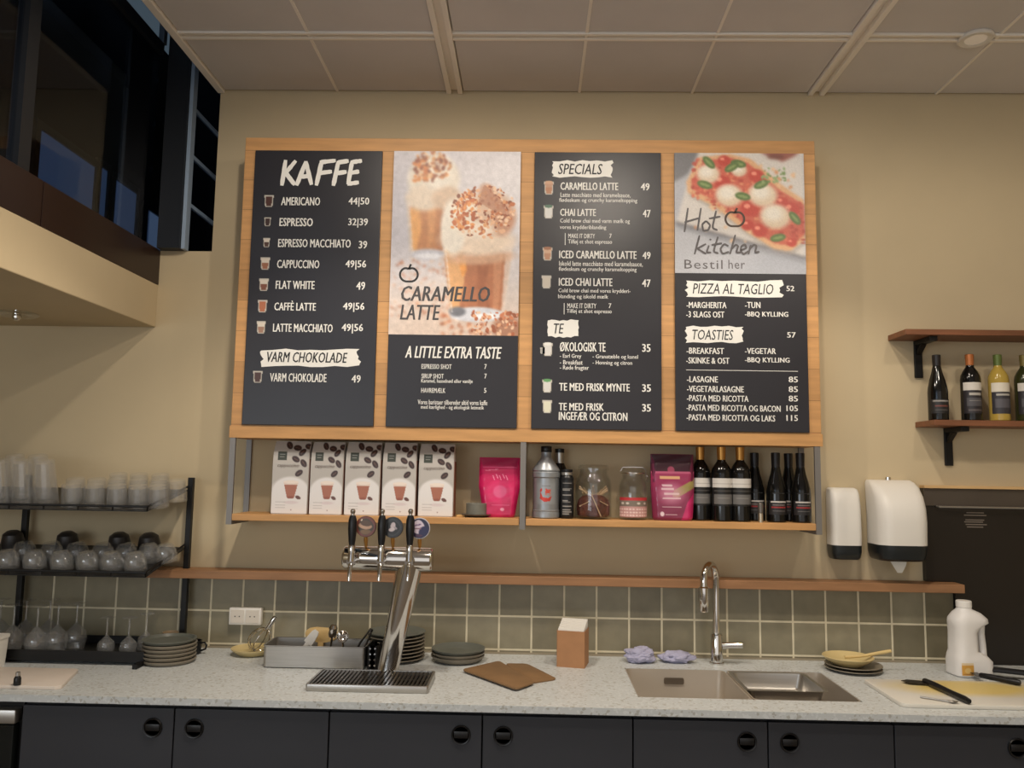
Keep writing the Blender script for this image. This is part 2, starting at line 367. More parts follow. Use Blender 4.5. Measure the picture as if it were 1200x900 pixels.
# upper gallery at the left: plaster bulkhead, brown band, dark glazing
struct('trim_%d' % tn, M().box(-3.7, SX, -6.4, 0, 2.226, 2.411, .004), PLASTER); tn += 1
bd = M()
for ya, yb in ((-6.4, -2.0), (-1.995, -.86), (-.855, -.002)): bd.box(SX-.03, SX+.002, ya, yb, 2.411, 2.563, .002)
struct('trim_%d' % tn, bd, BROWNGL); tn += 1
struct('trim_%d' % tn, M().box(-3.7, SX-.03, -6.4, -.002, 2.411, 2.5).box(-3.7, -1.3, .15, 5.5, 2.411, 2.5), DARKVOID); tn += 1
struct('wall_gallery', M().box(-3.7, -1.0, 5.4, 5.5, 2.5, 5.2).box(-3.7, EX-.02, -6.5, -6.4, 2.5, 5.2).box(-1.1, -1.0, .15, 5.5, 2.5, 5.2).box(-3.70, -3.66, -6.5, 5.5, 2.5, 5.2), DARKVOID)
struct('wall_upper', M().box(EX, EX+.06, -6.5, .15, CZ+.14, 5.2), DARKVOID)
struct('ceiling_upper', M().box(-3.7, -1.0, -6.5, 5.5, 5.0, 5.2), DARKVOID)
# big dark glazing of the gallery
w1 = struct('window_1', M(), DARKVOID) if False else None
fr = M(); BLUEGREY = mat('blue_grey_frame', (92, 104, 120), .45, .2); DFRAME = mat('dark_window_frame', (40, 42, 46), .4, .3)
for yy in (-6.2, -3.2, -.95): fr.box(SX-.05, SX-.01, yy-.03, yy+.03, 2.564, 3.46)
fr.box(SX-.05, SX-.01, -6.4, -.06, 3.42, 3.47)
w1 = struct('window_1', fr, DFRAME)
struct('pane', M().box(SX-.034, SX-.028, -6.4, -.06, 2.564, 3.42), DGLASS, w1)
# clerestory strip above it
fr = M()
for i in range(18): fr.box(SX-.05, SX-.005, -6.2+i*.36, -6.17+i*.36, 3.47, 3.64)
fr.box(SX-.05, SX-.005, -6.4, .3, 3.64, 3.7)
w2 = struct('window_2', fr, BLUEGREY)
struct('pane', M().box(SX-.034, SX-.028, -6.4, .3, 3.47, 3.64), mesh_glow('dim_blue_daylight', (110, 130, 146), .24), w2)
# end post and side glazing seen past the corner of the wall
fr = M()
for zz in (2.78, 3.0, 3.215, 3.43): fr.box(-1.525, -1.512, .0, 1.6, zz-.008, zz+.008)
fr.box(-1.51, -1.494, -.04, .0, 2.5625, 3.7)
struct('trim_%d' % tn, M().box(-1.61, -1.512, -.05, .0, 2.5625, 3.7), DFRAME); tn += 1
w3 = struct('window_3', fr, mat('pale_blue_frame', (150, 168, 188), .4))
struct('pane', M().box(-1.52, -1.515, .03, 1.6, 2.564, 3.7), DGLASS, w3)
# lit windows deep in the hall behind
wn = 4
for (ya, yb, za, zb) in ((2.27, 3.04, 3.42, 4.08), (3.12, 3.24, 3.5, 4.12), (3.36, 3.76, 3.6, 4.10), (3.97, 4.30, 3.6, 4.03)):
    w = struct('window_%d' % wn, M().box(-3.66, -3.62, ya-.06, ya, za-.06, zb+.06).box(-3.66, -3.62, yb, yb+.03, za-.06, zb+.06).box(-3.66, -3.62, ya, yb, zb, zb+.06).box(-3.66, -3.62, ya, yb, za-.06, za), DFRAME)
    struct('pane', M().box(-3.65, -3.64, ya, yb, za, zb), mesh_glow('dusk_window', (84, 106, 140), .3), w); wn += 1
bs = struct('wall_tile_backsplash', M().box(-3.0, 1.712, -.012, 0, .9, 1.187), TILE)
struct('trim_%d' % tn, M().box(-3.0, 1.712, -.02, -.012, .9, .907), mat('grout_bead', (150, 140, 120), .7)); tn += 1

# ------------------------------------------------------------------ counter and cabinets
SK = (.366, 1.104, -.614, -.211)
ct = M().box(-3.0, SK[0], -.7516, -.012, .878, .9).box(SK[1], 2.7, -.7516, -.012, .878, .9).box(SK[0], SK[1], -.7516, SK[2], .878, .9).box(SK[0], SK[1], SK[3], -.012, .878, .9)
tag(part('countertop', ct, STONE, smooth=0), 'long pale speckled stone worktop running below the tiled wall', 'countertop')
def cabinet(xs, label, knobs):
    t = thing('base_cabinet', label, 'cabinet', ((xs[0]+xs[-1])/2, -.4, 0), group='charcoal base cabinets under the counter'); cx = (xs[0]+xs[-1])/2
    body = M().box(xs[0]-cx+.002, xs[-1]-cx-.002, -.31, .37, .1, .17).box(xs[0]-cx+.002, xs[0]-cx+.02, -.31, .37, .17, .87).box(xs[-1]-cx-.02, xs[-1]-cx-.002, -.31, .37, .17, .87).box(xs[0]-cx+.02, xs[-1]-cx-.02, .35, .37, .17, .87)
    body.box(xs[0]-cx+.02, xs[-1]-cx-.02, -.31, -.25, .845, .877)
    part('body', body, mat('cabinet_shadow_board', (30, 30, 32), .6), t, smooth=0); part('plinth', M().box(xs[0]-cx, xs[-1]-cx, -.27, -.25, 0, .1), BLACKP, t, smooth=0)
    for i in range(len(xs)-1):
        d = part('door', M().box(xs[i]-cx+.002, xs[i+1]-cx-.002, -.33, -.31, .11, .862, .002), CHAR, t, smooth=0)
        if knobs[i] is not None:
            kx = (xs[i+1]-.067 if knobs[i] == 'r' else xs[i]+.067)-cx
            k = M(); k.lathe([(0, 0), (.030, 0), (.031, .004), (.029, .007), (.026, .006), (.023, -.002), (0, -.002)], 28)
            k.box(-.023, .023, -.010, .012, .001, .0065, .002)
            k.xf(Matrix.Translation((kx, -.33, .802)) @ Matrix.Rotation(PI/2, 4, 'X'))
            part('knob', k, BLACKP, d, label='round recessed black pull')
cabinet([-1.629, -1.133, -.633], 'charcoal two-door cabinet below the glass rack, right of the appliance', 'rl')
cabinet([-.633, -.143, .335], 'charcoal two-door cabinet below the beer tap and brown boards', 'rl')
cabinet([.335, .759, 1.153], 'charcoal two-door cabinet below the double sink', 'rl')
cabinet([1.153, 1.60, 2.05], 'charcoal two-door cabinet at the right end, below the cutting board', 'rl')
fg = thing('undercounter_fridge', 'dark undercounter appliance with a steel top strip at the far left end', 'fridge', (-1.95, -.42, 0))
part('body', M().box(-.31, .31, -.28, .38, .04, .876, .004), BLACKM, fg, smooth=0); part('door', M().box(-.305, .300, -.315, -.28, .06, .80, .004), mat('dark_appliance_glass', (22, 25, 25), .2), fg, smooth=0)
part('top_strip', M().box(-.31, .308, -.325, -.28, .805, .85, .006), STEEL, fg); part('handle', M().tube([(-.2, -.33, .78), (-.2, -.345, .77), (.2, -.345, .77), (.2, -.33, .78)], .006), STEEL, fg)
part('foot', M().box(-.29, .29, -.26, .36, 0, .04), BLACKP, fg, smooth=0)

# sink
sk = thing('double_sink', 'stainless steel double sink sunk into the stone worktop', 'sink', (0, 0, .9))
def basin(x0, x1, y0, y1, d):
    cx, cy = (x0+x1)/2, (y0+y1)/2; w, h = x1-x0, y1-y0; L = []
    for (ww, hh, r, z) in ((w, h, .02, -.012), (w, h, .02, -.0008), (w-.006, h-.006, .022, -.0008), (w-.014, h-.014, .03, -d+.02), (w-.03, h-.03, .03, -d+.004), (w-.06, h-.06, .02, -d), (.09, .09, .044, -d-.004)):
        L.append([(a, b, z) for a, b in rrect(ww, hh, r, 5, cx, cy)])
    return M().loft(L, False, True)
bl_ = part('basin', basin(.367, .7405, -.613, -.212, .17), SINKST, sk); br_ = part('basin', basin(.7495, 1.103, -.613, -.212, .17), SINKST, sk)
for b_, cx_, cy_ in ((bl_, .552, -.4125), (br_, .928, -.4125)):
    part('drain', M().lathe([(0, -.166), (.03, -.166), (.042, -.165), (.044, -.168), (.044, -.1735)], 24, cx_, cy_), CHROME, b_)
    part('overflow', M().loft([[(cx_+a, -.2185, -.042+b) for a, b in rrect(.075, .024, .006)], [(cx_+a, -.2215, -.042+b) for a, b in rrect(.075, .024, .006)], [(cx_+a, -.2215, -.042+b) for a, b in rrect(.064, .014, .004)], [(cx_+a, -.2195, -.042+b) for a, b in rrect(.064, .014, .004)]]), mat('overflow_dark_steel', (128, 118, 106), .4, .8), b_)
part('divider', M().box(.7405, .7495, -.607, -.218, -.06, -.006, .002), SINKST, sk)
tr_ = thing('drainer_tray', 'steel drainer insert hanging inside the right sink basin', 'tray', (.895, -.366, .8995))
L = [[(a, b, z) for a, b in rrect(w, h, r)] for w, h, r, z in ((.288, .27, .02, 0), (.262, .25, .02, .0), (.236, .23, .02, -.05), (.226, .22, .02, -.055))]
part('pan', M().loft(L, False, True), STEEL, tr_)
hl = M()
for i in range(9):
    for j in range(6): hl.lathe([(0, -.0545), (.0055, -.0545), (.0055, -.0549)], 8, -.088+i*.022, -.07+j*.028)
part('drain_holes', hl, BLACKP, tr_)

# ------------------------------------------------------------------ ledge, display unit, menu boards
tag(part('wall_ledge', M().box(-3.0, 1.713, -.105, -.0005, 1.1875, 1.221, .002), LEDGE, smooth=0), 'long orange-brown wooden ledge above the tiles', 'shelf')
FX0, FX1, FZ0, FZ1 = -1.1948, 1.1346, 1.7521, 2.9906
du = thing('menu_display_unit', 'large oak plank wall unit carrying the menu boards, with a bottle shelf below', 'display unit', (0, 0, 0))
part('plank_panel', M().box(FX0, FX1, -.2, -.175, FZ0, FZ1, .002), OAK, du, smooth=0)
part('side_panel', M().box(FX0, FX0+.022, -.175, -.001, FZ0, FZ1), OAKB, du, smooth=0); part('side_panel', M().box(FX1-.022, FX1, -.175, -.001, FZ0, FZ1), OAKB, du, smooth=0)
part('top_panel', M().box(FX0+.022, FX1-.022, -.175, -.001, FZ1-.022, FZ1), OAKB, du, smooth=0); part('bottom_panel', M().box(FX0+.022, FX1-.022, -.175, -.001, FZ0, FZ0+.022), OAKB, du, smooth=0)
part('bottom_rail', M().box(FX0-.003, FX1+.003, -.206, -.2, FZ0, 1.8, .001), OAKB, du, smooth=0)
SH = 1.4535
def zshelf(x): return SH
part('shelf_board', M().box(-1.175, -.043, -.2, -.004, SH-.026, SH, .002), OAKB, du, smooth=0); part('shelf_board', M().box(-.017, 1.108, -.2, -.004, SH-.026, SH, .002), OAKB, du, smooth=0)
for xx in (-1.183, -.03, 1.116):
    part('upright', M().box(xx-.011, xx+.011, -.204, -.192, 1.412, FZ0), GREYM, du, smooth=0)
    part('upright', M().box(xx-.011, xx+.011, -.014, -.003, 1.412, FZ0), GREYM, du, smooth=0)
    part('cross_bar', M().box(xx-.011, xx+.011, -.192, -.014, 1.412, 1.4265), GREYM, du, smooth=0)
BX = [-1.1476, -.6234, -.5752, -.0572, -.0007, .5113, .5655, 1.085]; BZ0, BZ1 = 1.8048, 2.9319
YP = -.2125
def board(i, label):
    cx = (BX[2*i]+BX[2*i+1])/2; t = thing('menu_board', label, 'menu board', (cx, -.2005, BZ0), group='black menu boards on the oak unit')
    part('panel', M().box(BX[2*i]-cx, BX[2*i+1]-cx, YP+.2005, -.0002, 0, BZ1-BZ0, .0015), PANEL, t, smooth=0)
    t['cx'] = cx; return t
class Board:
    def __init__(s, i, label, o, sc): s.t = board(i, label); s.cx = s.t['cx']; del s.t['cx']; s.o = o; s.sc = sc
    def p(s, x, y): q = at(s.o[0]+x/s.sc, s.o[1]+y/s.sc, y=YP); return q.x-s.cx, q.z-BZ0
    def text(s, name, rows, material, bold=.012, shear=0, dy=-.0009, spacing=1.0):
        for txt, x0, x1, y0, y1 in rows:
            mm = M(); xm, ym = (x0+x1)/2, (y0+y1)/2; ax, _ = s.p(x0, ym); bx, _ = s.p(x1, ym); _, zt = s.p(xm, y0); _, zb = s.p(xm, y1)
            write(mm, txt, ax, bx, zb, zt, YP+.2005+dy, bold, shear, spacing)
            part(name, mm, material, s.t, smooth=0)
    def rect(s, name, x0, x1, y0, y1, material, dy=-.0006):
        (ax, zt), (bx, zb) = s.p(x0, y0), s.p(x1, y1); y = YP+.2005+dy
        return part(name, M().add([(ax, y, zb), (bx, y, zb), (bx, y, zt), (ax, y, zt)], [(0, 1, 2, 3)]), material, s.t, smooth=0)
    def patch(s, x0, x1, y0, y1):
        pts = []; n = 7; r = random.Random(int(x0+y0))
        for k in range(9): pts.append((x0+(x1-x0)*k/8, y0+r.uniform(-.04, .08)*(y1-y0)))
        for k in range(1, n): pts.append((x1+r.uniform(-.035, .02)*min(260, x1-x0), y0+(y1-y0)*k/n))
        for k in range(9): pts.append((x1-(x1-x0)*k/8, y1-r.uniform(-.04, .08)*(y1-y0)))
        for k in range(1, n): pts.append((x0+r.uniform(-.02, .035)*min(260, x1-x0), y1-(y1-y0)*k/n))
        y = YP+.2005-.0006; vs = [(a, y, b) for a, b in (s.p(*q) for q in pts)]
        return part('label_patch', M().add(vs, [tuple(range(len(vs)))]), INK, s.t, smooth=0)
    def icon(s, x, y, w, h, fill, foam=None, top=None):
        a = Art(15, 21, -1, 1, -1, 1, (38, 38, 42)); a.poly([(-.9, -.8), (.9, -.8), (.68, 1), (-.68, 1)], (190, 184, 174)); a.poly([(-.7, -.62), (.7, -.62), (.52, .82), (-.52, .82)], fill)
        if foam: a.poly([(-.75, -.62), (.75, -.62), (.66, -.05), (-.66, -.05)], foam)
        if top: a.ell(0, -.75, .75, .25, top)
        (ax, zt), (bx, zb) = s.p(x-w/2, y-h/2), s.p(x+w/2, y+h/2)
        return a.part('cup_icon', flat(ax, bx, zb, zt, YP+.2005-.0005), PRINT, s.t)
    def strokes(s, name, polys, wd, material, dy=-.0011):
        y_ = YP+.2005+dy; r_ = random.Random(3)
        for poly in polys:
            mm = M(); ps = []
            for a_, b_ in zip(poly[:-1], poly[1:]):
                for q in range(6): ps.append((a_[0]+(b_[0]-a_[0])*q/6, a_[1]+(b_[1]-a_[1])*q/6))
            ps.append(poly[-1])
            if len(poly) > 2:
                for _ in range(2): ps = [ps[0]]+[((ps[i-1][0]+2*ps[i][0]+ps[i+1][0])/4, (ps[i-1][1]+2*ps[i][1]+ps[i+1][1])/4) for i in range(1, len(ps)-1)]+[ps[-1]]
            ps = [V3((p[0], 0, p[1])) for p in (s.p(*q) for q in ps)]; vs = []
            for i, p in enumerate(ps):
                d = (ps[min(i+1, len(ps)-1)]-ps[max(0, i-1)]).normalized(); n = V3((-d.z, 0, d.x))*wd/2*(r_.uniform(.86, 1.06) if 0 < i < len(ps)-1 else .72)
                vs += [(p.x+n.x, y_, p.z+n.z), (p.x-n.x, y_, p.z-n.z)]
            part(name, mm.add(vs, [(2*i, 2*i+1, 2*i+3, 2*i+2) for i in range(len(ps)-1)]), material, s.t, smooth=0); y_ -= .00015
    def apple(s, x, y, w, h, material):
        mm = M(); pts = []
        for k in range(41):
            a = PI/2+2*PI*k/40; rr = 1-.22*math.exp(-((a-PI/2)/.35)**2)-.22*math.exp(-((a-2.5*PI)/.35)**2)-.1*math.exp(-((a-1.5*PI)/.4)**2)
            px, pz = s.p(x+w/2*rr*math.cos(a), y-h/2*rr*math.sin(a)*.92+h*.06); pts.append((px, pz))
        px, pz = s.p(x, y-h*.30); px2, pz2 = s.p(x+w*.12, y-h*.58)
        def strip(ps, wd):
            y_ = YP+.2005-.0011; ps = [V3((p[0], 0, p[1])) for p in ps]; vs = []
            for i, p in enumerate(ps):
                d = (ps[min(i+1, len(ps)-1)]-ps[max(0, i-1)]).normalized(); n = V3((-d.z, 0, d.x))*wd/2
                vs += [(p.x+n.x, y_, p.z+n.z), (p.x-n.x, y_, p.z-n.z)]
            mm.add(vs, [(2*i, 2*i+1, 2*i+3, 2*i+2) for i in range(len(ps)-1)])
        strip(pts, .0085); strip([(px, pz), (px2, pz2)], .0085)
        return part('apple_emblem', mm, material, s.t, smooth=0)
b = Board(0, 'black menu board headed KAFFE, leftmost on the oak unit', (260, 150), 2.5)
b.strokes('heading_stroke', [[(187, 94), (176, 169)], [(217, 96), (184, 136)], [(186, 130), (214, 167)], [(247, 98), (219, 169)], [(246, 98), (263, 167)], [(228, 144), (262, 140)], [(293, 97), (277, 169)], [(287, 101), (334, 96)], [(283, 133), (323, 128)], [(342, 98), (327, 170)], [(338, 102), (372, 97)], [(332, 134), (366, 129)], [(382, 99), (370, 166)], [(378, 101), (411, 97)], [(374, 133), (403, 128)], [(368, 165), (402, 160)]], .0185, INK)
n1 = [('AMERICANO', 174, 288, 203, 227), ('ESPRESSO', 169, 267, 264, 288), ('ESPRESSO MACCHIATO', 165, 378, 326, 350), ('CAPPUCCINO', 162, 286, 387, 411), ('FLAT WHITE', 158, 272, 448, 472), ('CAFFÈ LATTE', 154, 276, 506, 535), ('LATTE MACCHIATO', 150, 325, 574, 598), ('VARM CHOKOLADE', 141, 307, 719, 744)]
p1 = [('44|50', 371, 432, 204, 231), ('32|39', 370, 428, 265, 292), ('39', 401, 426, 331, 353), ('49|56', 362, 423, 388, 415), ('49', 394, 420, 451, 474), ('49|56', 355, 418, 512, 539), ('49|56', 351, 414, 574, 602), ('49', 380, 407, 724, 746)]
b.text('drink_name', n1, INK, .03); b.text('price', p1, INK, .025); b.patch(116, 403, 648, 699); b.text('patch_lettering', [('VARM CHOKOLADE', 132, 368, 657, 687)], DARKINK, .026, .2)
BR, FO, WH = (96, 58, 44), (206, 196, 182), (196, 190, 182)
for (x, y, w, h, f, fo) in ((138, 213, 28, 38, (74, 44, 36), None), (134, 274, 20, 28, (60, 40, 34), None), (131, 335, 20, 30, (80, 56, 46), FO), (127, 396, 28, 40, (146, 96, 70), FO), (123, 458, 28, 40, (120, 74, 56), FO), (119, 521, 28, 40, (170, 104, 74), None), (115, 583, 26, 40, (150, 116, 96), FO), (105, 728, 28, 38, (74, 50, 46), None)): b.icon(x, y, w, h, f, fo)

b = Board(1, 'black menu board with an iced latte picture and CARAMELLO LATTE lettering', (440, 150), 2.5)
a = Art(160, 228, 45, 425, 65, 608, (204, 199, 203))
a.mixin((a.Y-330)/420, (222, 208, 196)); a.ell(60, 250, 120, 160, (178, 176, 186), 0, 1.2, .6); a.ell(410, 150, 120, 140, (224, 220, 222), 0, 1.2, .7); a.ell(250, 600, 250, 120, (208, 184, 166), 0, 1.0, .6); 
CR = [(196, 122, 86), (170, 96, 64), (214, 160, 124), (226, 190, 160), (150, 86, 58)]
a.specks(150, 50, 250, 385, 560, 1.2, 5, CR); a.specks(80, 190, 425, 545, 606, 1.5, 8, CR)
a.poly([(84, 195), (250, 195), (214, 388), (102, 388)], (204, 190, 180), .85); a.poly([(94, 232), (238, 222), (206, 362), (108, 362)], (184, 124, 80)); a.poly([(96, 240), (126, 232), (134, 300), (120, 362), (108, 362)], (220, 160, 96)); a.poly([(150, 235), (176, 232), (170, 330), (156, 356)], (208, 150, 98), .8); a.poly([(190, 230), (226, 226), (200, 362), (180, 362)], (158, 98, 64), .8)
a.blur(2); a.ell(156, 374, 54, 17, (186, 186, 196), 0, .3); a.ell(158, 378, 40, 8, (222, 222, 228), 0, .4)
a.ell(166, 150, 78, 74, (220, 210, 196), 0, .2); a.ell(140, 205, 54, 40, (216, 200, 182), 0, .4); a.ell(206, 206, 44, 36, (204, 178, 154), 0, .4); a.ell(180, 130, 36, 46, (228, 220, 208), .4, .8); a.line((94, 215), (110, 372), 3, (226, 220, 216), .7); a.line((238, 215), (210, 372), 3, (216, 208, 204), .6); a.blur(1)
a.specks(240, 98, 228, 62, 172, 2, 8, [(176, 104, 62), (140, 74, 46), (206, 146, 92), (120, 62, 42), (226, 190, 150)], (158, 112, 58, 46)); a.specks(14, 108, 150, 90, 160, 4, 9, [(206, 130, 70), (190, 110, 60)])
a.poly([(194, 320), (412, 320), (380, 562), (228, 562)], (214, 204, 198), .92); a.poly([(204, 384), (402, 368), (380, 538), (226, 538)], (172, 110, 76)); a.poly([(204, 360), (236, 352), (268, 400), (262, 470), (248, 538), (226, 538)], (218, 166, 114)); a.poly([(236, 350), (262, 360), (272, 420), (258, 440)], (226, 150, 70), .8)
a.poly([(300, 392), (340, 382), (326, 470), (345, 536), (306, 536)], (152, 92, 62), .7); a.poly([(350, 380), (376, 376), (366, 536), (350, 536)], (196, 138, 102), .8); a.poly([(386, 330), (408, 330), (384, 540), (374, 540)], (222, 208, 198), .8); a.ell(306, 380, 98, 22, (206, 164, 134), -.05, .5, .9); a.blur(2)
a.ell(302, 548, 80, 22, (204, 206, 214), 0, .2); a.ell(246, 540, 24, 14, (112, 114, 122), 0, .5); a.ell(330, 553, 42, 8, (236, 236, 240), 0, .5); a.line((206, 350), (230, 540), 3.5, (232, 226, 222), .7)
a.ell(300, 330, 108, 44, (224, 204, 184), 0, .4); a.ell(228, 292, 38, 84, (228, 220, 208), 0, .3); a.ell(336, 250, 74, 66, (208, 176, 152), 0, .3); a.ell(262, 250, 36, 60, (230, 218, 202), .2, .5); a.ell(330, 196, 26, 36, (196, 154, 130), -.5, .4); a.ell(376, 270, 34, 46, (190, 142, 116), .2, .5); a.ell(300, 300, 50, 26, (232, 216, 200), 0, .6); a.blur(2); a.wash(.025, 4)
a.specks(330, 218, 418, 160, 330, 2, 8, [(186, 112, 72), (156, 88, 60), (214, 156, 108), (230, 196, 166), (132, 74, 52), (222, 176, 140)], (318, 246, 98, 78)); a.specks(60, 222, 290, 190, 300, 3, 9, [(196, 112, 66), (222, 150, 88), (170, 90, 50)]); a.poly([(300, 215), (318, 164), (372, 214), (384, 250), (340, 240)], (176, 124, 98), .7)
a.ell(395, 588, 46, 34, (168, 122, 98), 0, .4); a.specks(90, 290, 425, 540, 606, 2, 8, CR); a.grain(.015)
(ax, zt), (bx, zb) = b.p(52, 65), b.p(421, 609); a.part('latte_picture', flat(BX[2]-b.cx, BX[3]-b.cx, zb, BZ1-BZ0, YP+.2005-.0005), PRINT, b.t)
b.apple(98, 427, 52, 48, DARKINK); b.text('heading', [('CARAMELLO', 75, 336, 464, 508), ('LATTE', 72, 190, 518, 562)], GREYINK, .03, .2, -.0011)
b.text('subheading', [('A LITTLE EXTRA TASTE', 87, 370, 640, 675)], INK, .035, .25)
b.text('small_print_line', [('ESPRESSO SHOT', 135, 223, 692, 706), ('7', 319, 326, 692, 706), ('SIRUP SHOT', 135, 200, 720, 734), ('7', 319, 326, 720, 734), ('HAVREMÆLK', 134, 205, 762, 776), ('5', 318, 325, 762, 776), ('Karamel, hasselnød eller vanilje', 134, 285, 736, 750), ('Vores baristaer tilbereder altid vores kaffe', 124, 328, 797, 811), ('med kærlighed - og økologisk letmælk', 133, 318, 813, 827)], INK, .02)

b = Board(2, 'black menu board headed SPECIALS and TE, third from the left', (610, 150), 2.5)
b.patch(93, 269, 95, 145); b.patch(80, 170, 562, 613); b.text('patch_lettering', [('SPECIALS', 110, 240, 105, 136), ('TE', 97, 127, 573, 602)], DARKINK, .012, .2)
b.text('drink_name', [('CARAMELLO LATTE', 117, 286, 160, 182), ('CHAI LATTE', 116, 221, 237, 258), ('ICED CARAMELLO LATTE', 113, 340, 360, 383), ('ICED CHAI LATTE', 112, 269, 440, 463), ('ØKOLOGISK TE', 115, 249, 628, 655), ('TE MED FRISK MYNTE', 113, 320, 748, 771), ('TE MED FRISK', 112, 244, 806, 828), ('INGEFÆR OG CITRON', 112, 313, 833, 857)], INK, .03)
b.text('price', [('49', 352, 378, 162, 183), ('47', 358, 381, 240, 262), ('49', 357, 381, 363, 384), ('47', 356, 381, 444, 466), ('35', 356, 381, 633, 656), ('35', 356, 382, 751, 773), ('35', 356, 382, 809, 831)], INK, .03)
b.text('small_print_line', [('Latte macchiato med karamelsauce,', 117, 322, 190, 205), ('flødeskum og crunchy karameltopping', 113, 342, 206, 221), ('Cold brew chai med varm mælk og', 116, 320, 266, 282), ('vores krydderiblanding', 115, 251, 285, 300), ('MAKE IT DIRTY', 140, 218, 310, 323), ('7', 260, 267, 310, 323), ('Tilføj et shot espresso', 139, 268, 327, 343), ('Iskold latte macchiato med karamelsauce,', 113, 358, 391, 407), ('flødeskum og crunchy karameltopping', 112, 340, 408, 423), ('Cold brew chai med vores krydderi-', 111, 322, 471, 486), ('blanding og iskold mælk', 110, 257, 488, 503), ('MAKE IT DIRTY', 137, 222, 514, 528), ('7', 258, 266, 514, 528), ('Tilføj et shot espresso', 135, 267, 531, 546), ('- Earl Grey', 115, 178, 662, 677), ('- Granatæble og kanel', 211, 344, 664, 679), ('- Breakfast', 115, 182, 680, 693), ('- Honning og citron', 211, 327, 682, 697), ('- Røde frugter', 115, 200, 696, 712)], INK, .012)
b.rect('rule', 130, 131.6, 308, 343, INK); b.rect('rule', 127, 128.6, 513, 546, INK)
for (x, y, f, fo, tp) in ((83, 175, (168, 116, 84), (176, 136, 110), (190, 150, 120)), (82, 245, (206, 204, 200), None, (70, 104, 84)), (79, 368, (176, 128, 98), (196, 160, 132), (150, 100, 70)), (76, 450, (196, 186, 172), None, None), (80, 648, (206, 204, 200), None, (222, 220, 214)), (78, 755, (206, 204, 200), None, (96, 150, 96)), (78, 815, (214, 212, 190), None, None)): b.icon(x, y, 30, 42, f, fo, tp)
b.icon(64, 652, 14, 20, (150, 150, 148))

b = Board(3, 'black menu board with a pizza picture and Hot kitchen lettering, rightmost', (780, 150), 2.368)
a = Art(150, 140, 25, 388, 68, 405, (176, 178, 186))
a.ell(340, 380, 180, 60, (160, 164, 174), 0, 1, .7); a.ell(80, 330, 140, 70, (192, 194, 200), 0, 1.2, .7); a.poly([(25, 68), (100, 68), (60, 130), (25, 150)], (112, 112, 116))
a.poly([(92, 68), (388, 68), (388, 360), (30, 262), (62, 150)], (214, 208, 202)); a.line((28, 265), (388, 360), 5, (84, 82, 86)); a.poly([(28, 268), (388, 363), (388, 378), (28, 280)], (140, 142, 150), .8)
a.poly([(270, 68), (375, 68), (330, 92)], (150, 84, 72)); a.ell(310, 78, 24, 7, (110, 60, 50))
P = [(58, 150), (96, 80), (180, 70), (240, 84), (330, 160), (388, 200), (388, 310), (345, 342), (300, 336), (225, 290), (140, 222), (62, 182)]
a.blur(2); a.poly([(x+4, y+10) for x, y in P], (150, 140, 134), .6); a.blur(3); a.poly(P, (220, 170, 124)); a.blur(1);  a.specks(60, 60, 388, 75, 340, 3, 8, [(206, 140, 92), (232, 190, 146)], (225, 205, 175, 130))
a.poly([(72, 150), (106, 92), (180, 80), (232, 96), (320, 172), (386, 212), (386, 296), (340, 326), (300, 320), (230, 276), (150, 210), (76, 172)], (200, 92, 72)); a.blur(2)
for _ in range(420):
    x, y = rng.uniform(75, 385), rng.uniform(82, 320); d = y-(82+(x-75)*.52)
    if -30 < d < 110: a.ell(x, y, rng.uniform(2, 8), rng.uniform(2, 7), [(192, 76, 60), (214, 108, 80), (222, 146, 104), (170, 58, 48), (226, 170, 130)][rng.integers(4)], 0, .5, .8)
for x, y, r in ((165, 90, 18), (158, 150, 24), (235, 225, 26), (255, 132, 22), (350, 225, 24), (325, 205, 18), (262, 285, 22), (350, 318, 14), (228, 270, 18)): a.ell(x, y, r, r*.85, (190, 62, 50), 0, .4); a.ell(x-r*.3, y-r*.3, r*.35, r*.25, (236, 140, 116))
for x, y, r in ((120, 128, 32), (178, 188, 38), (272, 186, 40), (306, 246, 42), (206, 116, 22)): a.ell(x, y, r, r*.82, (222, 200, 172), 0, .4); a.ell(x-r*.15, y-r*.2, r*.65, r*.5, (238, 230, 216), 0, .9)
for x, y, g in ((110, 158, .3), (216, 190, .2), (268, 156, -.4), (312, 305, -.2), (360, 250, .9), (205, 98, .2), (122, 95, .8), (186, 108, -.5)): a.ell(x, y, 22, 11, (86, 112, 58), g); a.ell(x, y, 15, 4, (128, 150, 88), g)
a.specks(25, 270, 340, 110, 150, 2, 6, [(110, 140, 80), (140, 166, 110)]); a.blur(1); a.mixin(np.full(a.X.shape, .10), (190, 186, 184)); a.grain(.02)
_, zb = b.p(207, 404); a.part('pizza_picture', flat(BX[6]-b.cx, BX[7]-b.cx, zb, BZ1-BZ0, YP+.2005-.0005), PRINT, b.t)
